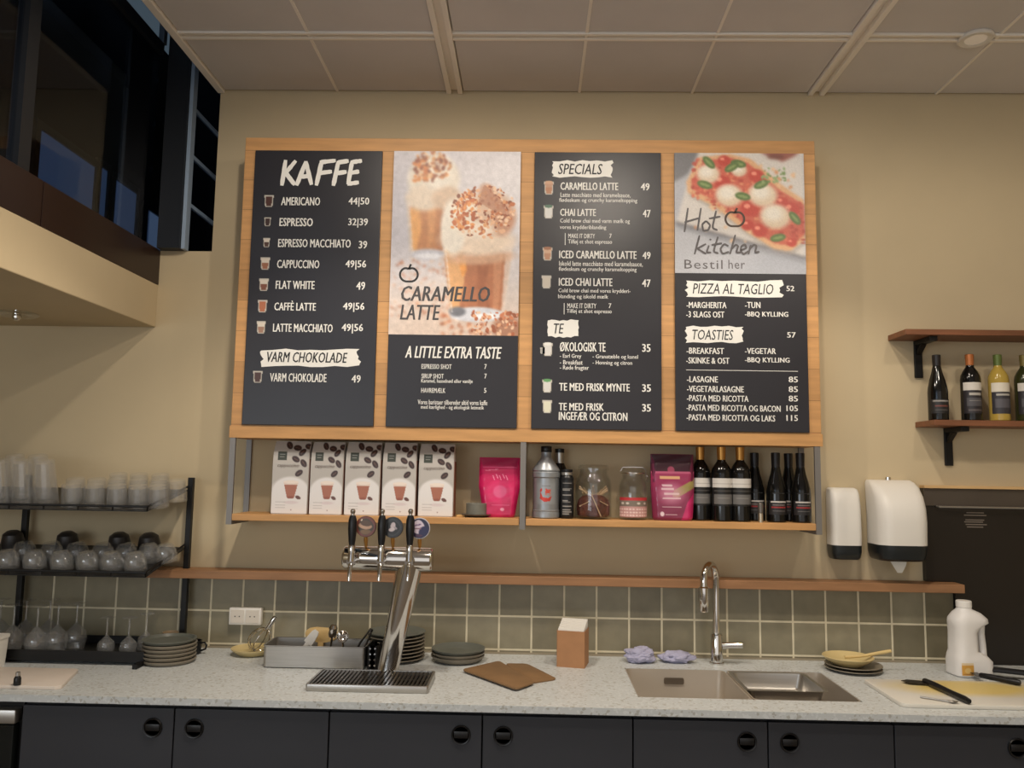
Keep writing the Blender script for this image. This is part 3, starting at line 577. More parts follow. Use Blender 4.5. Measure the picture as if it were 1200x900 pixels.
b.strokes('heading_stroke', [[(62, 222), (52, 289)], [(98, 222), (88, 285)], [(52, 262), (94, 250)], [(112, 258), (101, 268), (104, 286), (118, 284), (124, 270), (112, 258)], [(140, 230), (129, 278), (144, 284)], [(120, 252), (152, 246)],
    [(94, 298), (80, 351)], [(112, 322), (86, 336)], [(86, 334), (112, 350)], [(120, 326), (113, 346), (126, 346)], [(123, 312), (125, 308)], [(145, 302), (132, 344), (146, 348)], [(127, 325), (156, 320)], [(174, 328), (162, 322), (151, 336), (157, 350), (176, 344)], [(193, 297), (178, 351)], [(181, 338), (194, 324), (201, 328), (195, 346), (208, 346)], [(208, 340), (224, 334), (220, 323), (210, 328), (207, 342), (216, 351), (230, 342)], [(236, 325), (229, 351)], [(232, 338), (244, 324), (252, 328), (247, 346), (260, 344)]], .0082, mat('mid_grey_print', (100, 96, 97), .6))
b.text('subheading', [('Bestil', 52, 158, 366, 391), ('her', 174, 220, 366, 391)], mat('mid_grey_print', (112, 108, 108), .6), .0, 0, -.0011, 1.1)
b.apple(192, 250, 52, 48, mat('brown_grey_print', (84, 70, 62), .6))
b.patch(57, 323, 423, 470); b.patch(56, 216, 550, 596); b.text('patch_lettering', [('PIZZA AL TAGLIO', 75, 299, 432, 461), ('TOASTIES', 74, 188, 560, 588)], DARKINK, .004, .2)
b.text('dish_name', [('-MARGHERITA', 58, 169, 483, 500), ('-3 SLAGS OST', 57, 163, 509, 526), ('-TUN', 220, 263, 483, 500), ('-BBQ KYLLING', 220, 340, 510, 526), ('-BREAKFAST', 58, 162, 610, 627), ('-VEGETAR', 220, 306, 611, 627), ('-SKINKE & OST', 57, 177, 637, 654), ('-BBQ KYLLING', 220, 344, 637, 653), ('-LASAGNE', 59, 145, 689, 706), ('-VEGETARLASAGNE', 59, 217, 716, 733), ('-PASTA MED RICOTTA', 59, 230, 742, 759), ('-PASTA MED RICOTTA OG BACON', 58, 319, 769, 786), ('-PASTA MED RICOTTA OG LAKS', 58, 304, 796, 813)], INK, .025)
b.text('price', [('52', 335, 357, 438, 453), ('57', 337, 361, 567, 582), ('85', 341, 367, 690, 706), ('85', 341, 367, 717, 733), ('85', 341, 367, 743, 759), ('105', 335, 367, 770, 786), ('115', 335, 367, 797, 813)], INK, .02)
b.rect('rule', 57, 367, 672, 674.5, INK)

# ------------------------------------------------------------------ things on the display shelf
def bag_front():
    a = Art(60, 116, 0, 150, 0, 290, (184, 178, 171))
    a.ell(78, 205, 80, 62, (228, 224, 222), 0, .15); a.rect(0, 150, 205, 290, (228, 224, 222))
    a.rect(18, 58, 42, 76, (58, 62, 52)); a.rect(26, 50, 52, 55, (150, 150, 140)); a.rect(26, 46, 62, 64, (140, 140, 130))
    for x, y, g in ((62, 16, .9), (98, 26, .2), (122, 44, -.8), (96, 72, .5), (130, 88, .9), (112, 128, -.6), (146, 20, .3)):
        a.ell(x, y, 18, 11.5, (60, 42, 40), g); a.line((x-9*math.cos(g), y-9*math.sin(g)), (x+9*math.cos(g), y+9*math.sin(g)), 2.5, (110, 82, 70))
    a.poly([(48, 162), (112, 162), (108, 178), (52, 178)], (226, 206, 192)); a.poly([(52, 176), (108, 176), (96, 226), (64, 226)], (168, 106, 84)); a.ell(80, 226, 16, 5, (150, 88, 70)); a.ell(80, 164, 32, 6, (236, 222, 210))
    a.ell(112, 226, 12, 7, (104, 70, 62), .4); a.ell(82, 246, 30, 6, (214, 198, 200), 0, .6, .7)
    for yy in (244, 256, 266): a.rect(16, 60, yy, yy+1.5, (190, 186, 184))
    a.ell(84, 276, 3, 2, (130, 90, 90)); return a
BAGW, BAGD, BAGH = .147, .085, .29
cbg = thing('coffee_bag', '-', 'coffee bag', group='white coffee bags on the display shelf')
L = []
for w, d, z in ((BAGW-.006, BAGD, 0), (BAGW, BAGD, .004), (BAGW, BAGD, .2), (BAGW-.002, BAGD*.9, .245), (BAGW-.004, .03, .278), (BAGW-.004, .012, .288), (BAGW-.004, .012, BAGH)): L.append([(x, y, z) for x, y in rrect(w, d, .006, 3)])
part('pouch', M().loft(L), mat('bag_white_paper', (196, 190, 184), .55), cbg)
part('side_gusset', M().box(BAGW/2, BAGW/2+.0009, -BAGD/2+.008, BAGD/2-.008, .004, .22), mat('bag_brown_side', (128, 72, 48), .6), cbg, smooth=0, label='brown printed side')
def bagf(u, v):
    z = BAGH-.001-(BAGH-.004)*v; d = BAGD/2 if z < .2 else (BAGD/2*(1-.1*(z-.2)/.045) if z < .245 else (BAGD*.45-(BAGD*.45-.015)*(z-.245)/.033 if z < .278 else max(.006, .015-.9*(z-.278))))
    return ((BAGW-.006)*(u-.5), -d-.0012, z)
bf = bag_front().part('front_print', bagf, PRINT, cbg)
mm = M(); write(mm, 'cappuccino', -.052, .034, 0, .017, 0, .01, .25); mm.xf(Matrix.Translation((0, -BAGD/2-.0018, .182)))
part('lettering', mm, mat('bag_brown_ink', (112, 98, 88), .6), bf, smooth=0)
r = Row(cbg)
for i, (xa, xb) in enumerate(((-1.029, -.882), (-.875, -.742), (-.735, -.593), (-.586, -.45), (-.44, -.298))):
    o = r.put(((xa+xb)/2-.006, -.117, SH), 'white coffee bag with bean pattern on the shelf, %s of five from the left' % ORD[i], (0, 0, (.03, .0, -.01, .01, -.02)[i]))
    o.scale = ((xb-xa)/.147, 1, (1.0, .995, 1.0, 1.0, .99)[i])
tag(part('wood_block', M().box(-.0175, .0175, -.02, .02, 0, .008, .001), mat('pale_wood', (206, 164, 104), .6, 0, .1, 30)), 'small pale wood chip lying on the shelf, left of the stone cup', 'wood block').location = (-.275, -.13, SH)
sc_ = tag(part('saucer', M().lathe([(0, 0), (.032, 0), (.058, .009), (.060, .012), (.056, .012), (.03, .005), (0, .005)], 32), mat('stone_grey', (104, 98, 90), .6, 0, .1, 40)), 'small grey saucer under the stone cup on the display shelf', 'saucer'); sc_.location = (-.215, -.13, SH)
tag(part('stone_cup', M().lathe([(0, 0), (.036, 0), (.041, .006), (.041, .048), (.039, .05), (.036, .048), (.034, .012), (0, .01)], 32), mat('stone_cup_grey', (112, 110, 100), .6, 0, .12, 40)), 'small dark grey stone cup on a saucer left of the pink pouch', 'cup').location = (-.215, -.13, SH+.0055)
def pouch(name, label, x, y, w, h, d, art, base, shrink=.0, rot=0):
    t = thing(name, label, 'pouch', (x, y, SH), (0, 0, rot)); L = []
    for k, (ws, dd, z) in enumerate(((.86-shrink, .9, 0), (.92-shrink, 1, .04), (.96-shrink*.6, 1, .25), (1, .8, .5), (1, .5, .75), (1, .2, .93), (1, .08, 1))): L.append([(a_, b_, z*h) for a_, b_ in rrect(w*ws, d*dd, d*dd*.45, 4)])
    part('pouch', M().loft(L), base, t)
    zs = [0, .04, .25, .5, .75, .93, 1]; ws = [.86-shrink, .92-shrink, .96-shrink*.6, 1, 1, 1, 1]; ds = [.9, 1, 1, .8, .5, .2, .08]
    def fn(u, v):
        q = .005+.985*(1-v); ww = np.interp(q, zs, ws)*w; dd = np.interp(q, zs, ds)*d/2; xx = (u-.5)*2
        edge = min(1, abs(xx)*ww/2 / (ww/2)); yy = -dd*(1-.55*max(0, (edge-.7)/.3)**2)
        return (xx*ww/2*.995, yy-.0015-.0012*math.sin(v*40+u*9)*(.3 if edge < .95 else 0), q*h)
    art.part('front_print', fn, FOIL, t); return t
a = Art(64, 90, 0, 100, 0, 140, (196, 26, 88)); a.rect(0, 100, 0, 22, (176, 24, 80)); a.line((10, 22), (90, 22), 1.5, (226, 90, 140)); a.ell(52, 82, 34, 30, (214, 44, 104), 0, .3); a.ell(52, 80, 17, 15, (226, 120, 160), 0, .3, .6)
for i in range(5): a.line((34+i*8, 42-3*(i % 2)), (38+i*8, 52-4*(i % 2)), 2.2, (232, 130, 166))
a.line((16, 30), (46, 27), 2, (226, 110, 150)); a.line((30, 112), (80, 112), 2, (226, 90, 140)); a.ell(60, 122, 6, 4, (236, 160, 186), 0, .5)
pouch('tea_pouch', 'bright pink foil pouch on the display shelf beside the stone cup', -.125, -.095, .166, .238, .075, a, mat('pink_foil', (196, 26, 88), .28, .2), .14, .0)
# grey churn-shaped bottle
t = thing('churn_bottle', 'grey churn-shaped bottle with a red emblem on the display shelf', 'bottle', (.062, -.118, SH))
part('body', M().lathe([(0, 0), (.05, 0), (.055, .004), (.055, .022), (.0535, .026), (.0535, .028), (.055, .031), (.052, .034), (.052, .158), (.056, .163), (.056, .180), (.053, .184), (.0555, .189), (.054, .195), (.026, .232), (.020, .242), (.020, .262), (0, .262)], 40), mat('grey_tin', (150, 154, 158), .35, .5), t)
part('cap', M().lathe([(0, .262), (.021, .262), (.022, .264), (.022, .283), (.02, .286), (0, .286)], 28), BLACKP, t)
a = Art(50, 50, 0, 100, 0, 100, (150, 154, 158))
for p_ in ([(20, 40), (34, 66), (60, 70), (80, 60), (70, 84), (40, 88), (18, 72)], [(48, 24), (62, 34), (76, 30), (66, 48), (46, 50)]): a.poly(p_, (196, 62, 52))
for yy in (30, 38, 46, 54): a.line((46, yy), (74, yy+2), 3, (204, 110, 92))
a.ell(24, 34, 5, 9, (190, 60, 50), .4); a.line((30, 14), (70, 14), 3, (110, 100, 100)); a.part('emblem', wrap(.0526, .75, .055, .14), TINART, t)
t = thing('syrup_bottle', 'tall dark bottle with a silver neck behind the grey churn bottle', 'bottle', (.118, -.05, SH)); BT = .005
part('body', M().lathe([(0, 0), (.034, 0), (.036, .004), (.036, .17), (.03, .195), (.016, .225), (.016, .24), (0, .24)], 32), mat('dark_syrup_glass', (30, 30, 32), .2), t); part('neck', M().lathe([(.0162, .205), (.0185, .205), (.0185, .262), (0, .262)], 28), STEEL, t); part('cap', M().lathe([(0, .262), (.019, .262), (.019, .278), (0, .28)], 28), BLACKP, t)
t = thing('spice_bottle', 'small black bottle with white lines of print beside the churn bottle', 'bottle', (.146, -.125, SH))
part('body', M().lathe([(0, 0), (.025, 0), (.027, .003), (.027, .158), (.022, .17), (.02, .172), (.02, .176), (0, .176)], 32), mat('black_label_gloss', (22, 22, 24), .3), t); part('cap', M().lathe([(0, .176), (.021, .176), (.022, .178), (.022, .194), (0, .196)], 28), BLACKP, t); part('collar', M().lathe([(.0205, .17), (.0235, .172), (.0235, .182), (.021, .184)], 28), STEEL, t)
a = Art(40, 70, 0, 40, 0, 100, (24, 24, 26))
for yy, x1 in ((6, 34), (22, 34), (26, 28), (40, 32), (56, 22), (60, 30), (72, 34), (82, 30), (88, 34), (94, 26)): a.rect(6, x1, yy, yy+2.2, (150, 146, 142))
a.part('label', wrap(.0274, 1.0, .012, .15), LABEL, t)
# jar of wooden sticks
def glass_jar(t, R, h, neck, rim, mouth):
    part('jar_glass', M().lathe([(0, .004), (R-.008, .004), (R-.003, .001), (R, .008), (R, h*.68), (R-.004, h*.76), (neck+.003, h*.85), (neck, h*.88), (neck, mouth), (rim, mouth+.004), (rim, mouth+.010), (neck-.002, mouth+.010), (neck-.004, h*.87), (R-.007, h*.74), (R-.004, h*.66), (R-.004, .012), (R-.012, .008), (0, .008)], 40), GLASS, t)
t = thing('stick_jar', 'round glass jar of beige wooden sticks on the display shelf', 'jar', (.252, -.112, SH)); glass_jar(t, .073, .205, .056, .062, .19)
part('glass_lid', M().lathe([(0, .2035), (.05, .2035), (.06, .201), (.062, .205), (.056, .214), (.02, .217), (0, .217)], 36), GLASS, t)
part('jar_filling', M().lathe([(0, .009), (.055, .009), (.064, .016), (.066, .05), (.06, .075), (.045, .09), (.02, .096), (0, .094)], 36), mat('dark_red_beans', (92, 44, 34), .55, 0, .45, 60, .6), t)
stm = mat('beige_stick', (196, 164, 128), .6)
for k in range(15):
    a0 = rng.uniform(0, 2*PI); rr = rng.uniform(.015, .05); a1 = a0+PI+rng.uniform(-.9, .9)
    p = V3((rr*math.cos(a0), rr*math.sin(a0)-.004, rng.uniform(.05, .09))); q = V3((.058*math.cos(a1), .058*math.sin(a1), rng.uniform(.10, .135)))
    part('stick', M().tube([p, p.lerp(q, .86), p.lerp(q, .9), q], [.0017, .0017, .0034, .0026], 6), stm, t)
part('stick', M().tube([(-.012, -.066, .098), (.026, -.066, .012)], .0022, 6), stm, t)
for (p, q) in (((-.03, -.063, .10), (-.057, -.035, .128)), ((.02, -.064, .096), (.05, -.043, .122)), ((.022, -.063, .072), (.055, -.038, .055)), ((-.02, -.064, .07), (-.056, -.036, .05))): part('stick', M().tube([p, V3(p).lerp(V3(q), .85), V3(p).lerp(V3(q), .9), q], [.0018, .0018, .0036, .003], 6), stm, t)
# clip-top jar with red and pink label
t = thing('clip_top_jar', 'clip-top glass jar with a red and pink label', 'jar', (.41, -.112, SH)); glass_jar(t, .056, .19, .042, .047, .178)
part('glass_lid', M().lathe([(0, .1915), (.04, .1915), (.046, .189), (.047, .193), (.042, .203), (.02, .206), (0, .206)], 36), GLASS, t)
ring = [(.049*math.cos(a_), .049*math.sin(a_), .183) for a_ in np.linspace(0, 2*PI, 33)]
part('wire_clip', M().tube(ring, .0016, 6).tube([(.05, -.004, .183), (.06, -.006, .17), (.056, -.008, .15), (.05, -.012, .17), (.052, -.004, .196), (.04, 0, .207), (0, 0, .2085), (-.04, 0, .207), (-.05, 0, .19)], .0015, 6), CHROME, t)
part('jar_filling', M().lathe([(0, .009), (.048, .009), (.0515, .014), (.0515, .06), (.04, .066), (0, .068)], 36), mat('pink_sweets', (198, 150, 146), .6, 0, .35, 90, .5), t)
a = Art(60, 50, 0, 100, 0, 60, (150, 140, 126)); a.rect(0, 100, 0, 9, (186, 50, 56)); a.rect(0, 100, 9, 28, (120, 108, 96), .9)
for x in (14, 30, 62, 84): a.ell(x, 18, 5, 3.5, (206, 196, 186), 0, .4)
a.rect(0, 100, 28, 60, (192, 146, 142))
for yy in (36, 46, 55):
    for x in range(3, 100, 9): a.ell(x+rng.uniform(-1, 1), yy, 3.4, 2.6, (226, 200, 194), 0, .4)
a.part('label', wrap(.0565, 1.25, .012, .088), LABEL, t)
a = Art(70, 96, 0, 100, 0, 140, (150, 44, 84)); a.mixin((a.Y-20)/160, (112, 38, 66)); a.rect(0, 100, 0, 36, (64, 24, 40)); a.ell(46, 33, 8, 8, (170, 70, 100)); a.rect(0, 100, 36, 40, (186, 90, 122)); a.rect(20, 66, 47, 52, (208, 160, 120)); a.poly([(52, 76), (100, 52), (100, 70), (60, 92), (48, 90)], (146, 140, 76), .9); a.poly([(100, 80), (100, 140), (70, 140), (82, 104)], (196, 40, 104), .9)
a.ell(46, 84, 26, 20, (206, 150, 168), 0, .9, .7)
for yy, x0, x1, w in ((66, 26, 46, 4), (74, 24, 50, 4), (84, 30, 62, 4), (94, 26, 66, 3), (112, 24, 68, 2), (128, 30, 58, 2)): a.line((x0, yy), (x1, yy), w, (222, 196, 200), .8)
a.ell(22, 127, 5, 5, (222, 200, 206), 0, .3)
pouch('dried_fruit_pouch', 'dark plum foil pouch with a pink and green print beside the wine bottles', .566, -.115, .172, .262, .07, a, mat('plum_foil', (110, 38, 66), .3, .2))
# bottles
def bottle(t, R, h, shoulder, neck, capz, glass, capmat, bord=True, capname='foil_cap'):
    if bord: prof = [(0, .004), (R-.012, .004), (R-.004, 0), (R, .005), (R, shoulder), (R*.93, shoulder+.018), (R*.72, shoulder+.034), (neck+.002, shoulder+.052), (neck, shoulder+.066), (neck, h-.012), (neck+.0015, h-.011), (neck+.0015, h-.004), (0, h-.002)]
    else: prof = [(0, .004), (R-.012, .004), (R-.004, 0), (R, .005), (R, shoulder), (R*.95, shoulder+.02), (R*.78, shoulder+.05), (R*.55, shoulder+.08), (neck+.001, shoulder+.11), (neck, h-.012), (neck+.0015, h-.011), (neck+.0015, h-.004), (0, h-.002)]
    part('bottle_glass', M().lathe(prof, 36), glass, t)
    part(capname, M().lathe([(neck+.0004, capz), (neck+.0008, capz), (neck+.0024, h-.014), (neck+.0024, h-.001), (neck, h+.0005), (0, h+.0005)], 28), capmat, t)
wb = thing('wine_bottle', '-', 'wine bottle', group='gold-capped wine bottles on the display shelf'); bottle(wb, .041, .294, .185, .0152, .225, GREENGL, GOLD)
a = Art(40, 50, 0, 40, 0, 100, (22, 21, 21)); a.rect(0, 40, 2, 34, (206, 202, 196)); a.rect(0, 40, 19, 20.5, (160, 156, 150)); a.rect(4, 36, 58, 92, (104, 102, 100)); a.rect(4, 36, 44, 47, (70, 68, 66)); a.rect(10, 30, 70, 72, (140, 138, 134)); a.part('label', wrap(.0414, 1.25, .06, .17), LABEL, wb)
r = Row(wb)
for (px, lb, yy) in ((821, 'gold-capped wine bottle next to the plum pouch, leftmost of three', -.085), (846, 'gold-capped wine bottle in the middle of the three', -.12), (868, 'gold-capped wine bottle rightmost of three, beside the small black bottles', -.12)):
    r.put((at(px, 600, y=yy).x, yy, SH), lb)
sb_ = thing('black_bottle', '-', 'bottle', group='slope-shouldered black bottles at the right end of the shelf'); bottle(sb_, .0385, .274, .11, .015, .2, GREENGL, mat('black_foil', (26, 22, 24), .4), False)
a = Art(34, 40, 0, 40, 0, 60, (34, 32, 33)); a.rect(4, 36, 3, 8, (196, 190, 184)); a.rect(8, 32, 16, 21, (120, 110, 108)); a.rect(6, 34, 25, 31, (150, 44, 46)); a.rect(8, 32, 42, 45, (96, 92, 92)); a.part('label', wrap(.0389, 1.1, .03, .085), LABEL, sb_)
a = Art(24, 16, 0, 30, 0, 20, (22, 21, 20)); a.line((4, 14), (26, 5), 3, (120, 116, 110)); a.line((8, 16), (24, 12), 2, (90, 88, 84)); a.part('neck_label', wrap(.0382, .7, .1, .116), LABEL, sb_)
r = Row(sb_)
for (px, yy, lb) in ((885, -.055, 'slope-shouldered black bottle behind the small brass tube, leftmost of four'), (910, -.12, 'slope-shouldered black bottle with a plum cap, second of four'), (925, -.045, 'slope-shouldered black bottle half hidden behind the rightmost bottle'), (939, -.125, 'slope-shouldered black bottle nearest the right end of the shelf')):
    r.put((at(px, 600, y=yy).x, yy, SH), lb)
t = thing('brass_tube', 'small silver and brass tube standing in front of black bottles', 'tube', (at(891, 610, y=-.165).x, -.172, SH))
part('barrel', M().lathe([(0, 0), (.0095, 0), (.0095, .034), (.008, .036), (.008, .038), (0, .038)], 20), mat('pale_metal', (190, 178, 156), .3, .8), t); part('cap', M().lathe([(.0085, .036), (.0105, .038), (.0105, .072), (.009, .075), (0, .075)], 20), mat('grey_cap', (110, 104, 98), .35, .6), t)

# ------------------------------------------------------------------ right wall: shelves, dispensers, dark appliance
def wshelf(x0, z, label, bx):
    t = thing('wall_shelf', label, 'shelf', (x0, 0, z), group='brown wall shelves at the right'); part('board', M().box(0, 2.6-x0, -.165, -.001, 0, .023, .002), DARKWOOD, t, smooth=0)
    for xx in (bx, bx+.62):
        br = M().box(xx-x0-.016, xx-x0+.016, -.012, -.001, -.155, -.0005, .002).box(xx-x0-.016, xx-x0+.016, -.145, -.012, -.02, -.0005, .002); br.bar((xx-x0, -.012, -.055), (xx-x0, -.06, -.018), .02, .012)
        part('bracket', br, BLACKM, t, smooth=0)
wshelf(1.49, 2.205, 'upper brown wooden shelf on black brackets, empty on top', 1.61)
wshelf(1.59, 1.843, 'lower brown wooden shelf on black brackets holding four wine bottles', 1.72)
ZL = 1.8665
def sbottle(px, label, glass, capm, arts, bord=True):
    t = thing('wine_bottle', label, 'wine bottle', (at(px, 490, y=-.09).x, -.09, ZL), group='wine bottles on the lower wall shelf'); bottle(t, .038, .272 if bord else .268, .168 if bord else .115, .0138, .222 if bord else .205, glass, capm, bord)
    arts.part('label', wrap(.0384, 1.25, .03 if bord else .028, .155 if bord else .085), LABEL, t); return t
a = Art(34, 40, 0, 40, 0, 60, (30, 29, 30)); a.rect(4, 36, 4, 12, (110, 106, 104)); a.rect(6, 34, 6, 9, (160, 156, 150)); a.rect(8, 32, 26, 31, (110, 60, 52)); a.rect(8, 32, 44, 47, (84, 80, 78)); sbottle(1100, 'dark slope-shouldered wine bottle, leftmost on the lower wall shelf', GREENGL, mat('black_foil', (26, 22, 24), .4), a, False)
def wlab(): 
    a = Art(40, 50, 0, 40, 0, 100, (36, 32, 36)); a.rect(0, 40, 0, 26, (204, 198, 188)); a.rect(10, 30, 34, 41, (170, 164, 156)); a.rect(6, 34, 50, 76, (74, 72, 76)); a.rect(10, 30, 58, 60, (130, 126, 122)); a.rect(8, 32, 86, 92, (84, 76, 76)); return a
sbottle(1139, 'dark wine bottle with orange cap and white label on the lower wall shelf', GREENGL, mat('copper_foil', (176, 108, 62), .4, .4), wlab())
wg = mat('white_wine_glass', (170, 144, 66), .15, 0, 0); a = Art(40, 50, 0, 40, 0, 100, (206, 198, 180)); a.rect(0, 40, 0, 28, (214, 206, 190)); a.rect(0, 40, 30, 100, (48, 46, 52)); a.rect(8, 32, 36, 42, (170, 166, 158)); a.rect(6, 34, 52, 80, (82, 80, 86)); sbottle(1172, 'golden white-wine bottle with a green cap on the lower wall shelf', wg, mat('green_foil', (96, 112, 58), .4, .3), a)
sbottle(1203, 'dark green wine bottle cut by the right edge of the photo', mat('green_bottle_glass', (46, 48, 24), .15), mat('olive_foil', (120, 106, 58), .4, .3), wlab())
def dispenser(name, label, xc, z0, z1, w, d, split, top):
    t = thing(name, label, 'dispenser', (xc, 0, 0)); H = z1-z0
    def sec(z, ww, dd): return [(a_, -dd/2-.0008+b_*1.0, z) for a_, b_ in rrect(ww, dd, min(ww, dd)*.28, 5)]
    L = [sec(z0+split, w, d*.97)]
    for k, (f, ww, dd) in enumerate(top): L.append(sec(z0+split+(H-split)*f, w*ww, d*dd))
    part('white_cover', M().loft(L), WHITEP, t)
    L = [sec(z0, w*.84, d*.86), sec(z0+.008, w*.92, d*.93), sec(z0+split*.5, w*.98, d*.955), sec(z0+split, w*.995, d*.96)]
    part('black_base', M().loft(L), mat('dark_dispenser_plastic', (30, 34, 36), .3), t); return t
t = dispenser('soap_dispenser', 'slim white soap dispenser with a black base on the wall', 1.268, 1.308, 1.592, .120, .1, .056, ((.3, 1, .98), (.7, .99, .95), (.9, .97, .82), (.97, .93, .7), (1, .8, .55)))
mm = M(); write(mm, '-----', -.016, .016, 1.369, 1.372, -.0935, .02) if False else None
PX = 1.452
t = dispenser('paper_towel_dispenser', 'wide white paper towel dispenser with a black base on the wall', 1.459, 1.312, 1.626, .193, .19, .062, ((.35, 1, 1), (.56, 1, .96), (.74, .99, .84), (.88, .97, .64), (.96, .93, .44), (1, .85, .28)))
part('paper_tip', M().loft([[(-.035, -.10, 1.312), (.035, -.10, 1.312), (.035, -.098, 1.312), (-.035, -.098, 1.312)], [(-.022, -.103, 1.29), (.028, -.103, 1.29), (.028, -.101, 1.29), (-.022, -.101, 1.29)], [(-.004, -.1, 1.262), (.014, -.1, 1.262), (.014, -.098, 1.262), (-.004, -.098, 1.262)]]), PAPER, t); part('lock', M().lathe([(0, 0), (.011, 0), (.011, .012), (0, .014)], 16, 0, -.03, 1.625), CHROME, t)
t = thing('wall_oven', 'dark steel appliance at the right end of the wall, behind the white jug', 'appliance', (1.6, 0, 0))
APP = mat('dark_appliance_steel', (92, 84, 76), .4, .5, .1, 5)
part('body', M().prism([(0, 1.2225), (.115, 1.2225), (.115, .902), (1.2, .902), (1.2, 1.595), (0, 1.595)], .028, 'Y', -.029), mat('dark_door_glass', (34, 30, 27), .25), t, smooth=0)
part('control_strip', M().box(.0, 1.2, -.034, -.029, 1.525, 1.595, .001), APP, t, smooth=0); part('top_trim', M().box(-.002, 1.2, -.045, -.001, 1.5955, 1.607, .001), mat('pale_wood_trim', (206, 170, 120), .5, 0, .08, 8), t, smooth=0)
part('handle', M().tube([(.05, -.034, 1.522), (.05, -.05, 1.522), (1.1, -.05, 1.522), (1.1, -.034, 1.522)], .0045), STEEL, t)
mm = M()
for zz, xa, xb in ((1.497, .17, .24), (1.487, .16, .25), (1.468, .165, .24), (1.46, .16, .235), (1.45, .165, .25), (1.44, .17, .235)): mm.add([(xa, -.0297, zz), (xb, -.0297, zz), (xb, -.0297, zz+.004), (xa, -.0297, zz+.004)], [(0, 1, 2, 3)])
part('printed_notice', mm, mat('faded_print', (116, 106, 96), .6), t, smooth=0)

# ------------------------------------------------------------------ glass rack and its glasses
rk = thing('glass_rack', 'black metal three-tier rack of glasses at the left end of the counter', 'rack', (-1.75, 0, .9))
TILT = math.atan(.1915)
XL, XR = -2.45, -1.40
for xx in (-2.085, XR-.002): part('post', M().box(xx+1.75-.011, xx+1.75+.011, -.062, -.04, 0, .69 if xx > -2 else .69, .002), BLACKM, rk, smooth=0)
def tray(zb, yb, yf, zf):
    sl = (zf-zb)/(yf-yb); mm = M(); x0, x1 = XL+1.75, XR+1.75-.014
    P = lambda x, y, dz: (x, y, zb-.9+sl*(y-yb)+dz)
    mm.loft([[P(x0, yf, -.003), P(x1, yf, -.003), P(x1, yb, -.003), P(x0, yb, -.003)], [P(x0, yf, 0), P(x1, yf, 0), P(x1, yb, 0), P(x0, yb, 0)]])
    part('shelf_tray', mm, BLACKM, rk, smooth=0)
    g = M(); h = .016
    g.tube([P(x0, yb, h), P(x0, yf, h), P(x1, yf, h), P(x1, yb+.005, h)], .0045, 6)
    for k in range(9): xx = x0+(x1-x0)*k/8; g.tube([P(xx, yf, 0), P(xx, yf, h)], .0035, 6)
    for k in range(4): yy = yf+(yb-yf)*k/3; g.tube([P(x1, yy, 0), P(x1, yy, h)], .0035, 6)
    part('rim_rail', g, BLACKM, rk); return lambda y: zb+sl*(y-yb)
z1 = tray(1.540, -.038, -.405, 1.470); z2 = tray(1.305, -.038, -.385, 1.228)
part('base_tray', M().box(XL+1.75, XR+1.75-.02, -.34, -.065, .012, .02).box(XL+1.75, XR+1.75-.02, -.345, -.34, .012, .05).box(XL+1.75, XR+1.75-.02, -.065, -.06, .012, .05).box(XR+1.75-.025, XR+1.75-.02, -.34, -.065, .012, .03), BLACKM, rk, smooth=0)
for xx in (-.42, .322): part('foot', M().box(xx-.009, xx+.009, -.4, -.345, 0, .018, .002), BLACKM, rk, smooth=0)
def glass_thing(name, prof, cat, group, material=LITGL, seg=28):
    o = part(name, M().lathe(prof, seg), material); return tag(o, '-', cat, group)
def inv_tumbler(r0, r1, h, th=.0025, base=.012): # mouth down
    return [(r0-th, 0), (r0, .0005), (r1, h-.003), (r1-.003, h), (0, h), (0, h-base), (r1-th-.001, h-base), (r0-th, 0)]
tall = Row(glass_thing('tall_glass', inv_tumbler(.044, .033, .165), 'glass', 'upturned tall glasses on the top rack shelf'))
for i, px in enumerate((-40, -10, 21, 48)): y = -.2; tall.put((at(px, 560, y=y).x, y, z1(y)+.001), 'upturned tall glass in the back row of the top rack shelf, %s from the left' % ORD[i], (TILT, 0, 0))
for i, px in enumerate((-30, 4, 30, 56)): y = -.31; tall.put((at(px, 570, y=y).x, y, z1(y)+.001), 'upturned tall glass in the front row of the top rack shelf, %s from the left' % ORD[i], (TILT, 0, 0))
short = Row(glass_thing('short_tumbler', inv_tumbler(.038, .033, .082), 'glass', 'upturned short tumblers on the top rack shelf'))
for i, px in enumerate((85, 111, 138, 163, 186)): y = -.345; short.put((at(px, 585, y=y).x, y, z1(y)+.001), 'upturned short tumbler in the front row of the top rack shelf, %s from the left' % ORD[i], (TILT, 0, 0))
for i, px in enumerate((90, 115, 138, 163, 187, 208)): y = -.24; short.put((at(px, 575, y=y).x, y, z1(y)+.001), 'upturned short tumbler in the middle row of the top rack shelf, %s from the left' % ORD[i], (TILT, 0, 0))
for i, px in enumerate((140, 164, 189)): y = -.13; short.put((at(px, 570, y=y).x, y, z1(y)+.001), 'upturned short tumbler in the back row of the top rack shelf, %s from the left' % ORD[i], (TILT, 0, 0))
cup = thing('glass_cup', '-', 'glass', group='upturned rounded glass cups on the middle rack shelf')
part('cup_bowl', M().lathe([(.036, 0), (.0385, .0005), (.041, .022), (.039, .045), (.031, .062), (.024, .070), (0, .072), (0, .067), (.022, .065), (.029, .058), (.0365, .043), (.0385, .022), (.036, 0)], 28), LITGL, cup)
part('cup_handle', M().tube([(.039, 0, .045), (.055, 0, .05), (.062, 0, .036), (.056, 0, .02), (.041, 0, .016)], .0042, 8), LITGL, cup)
r = Row(cup)
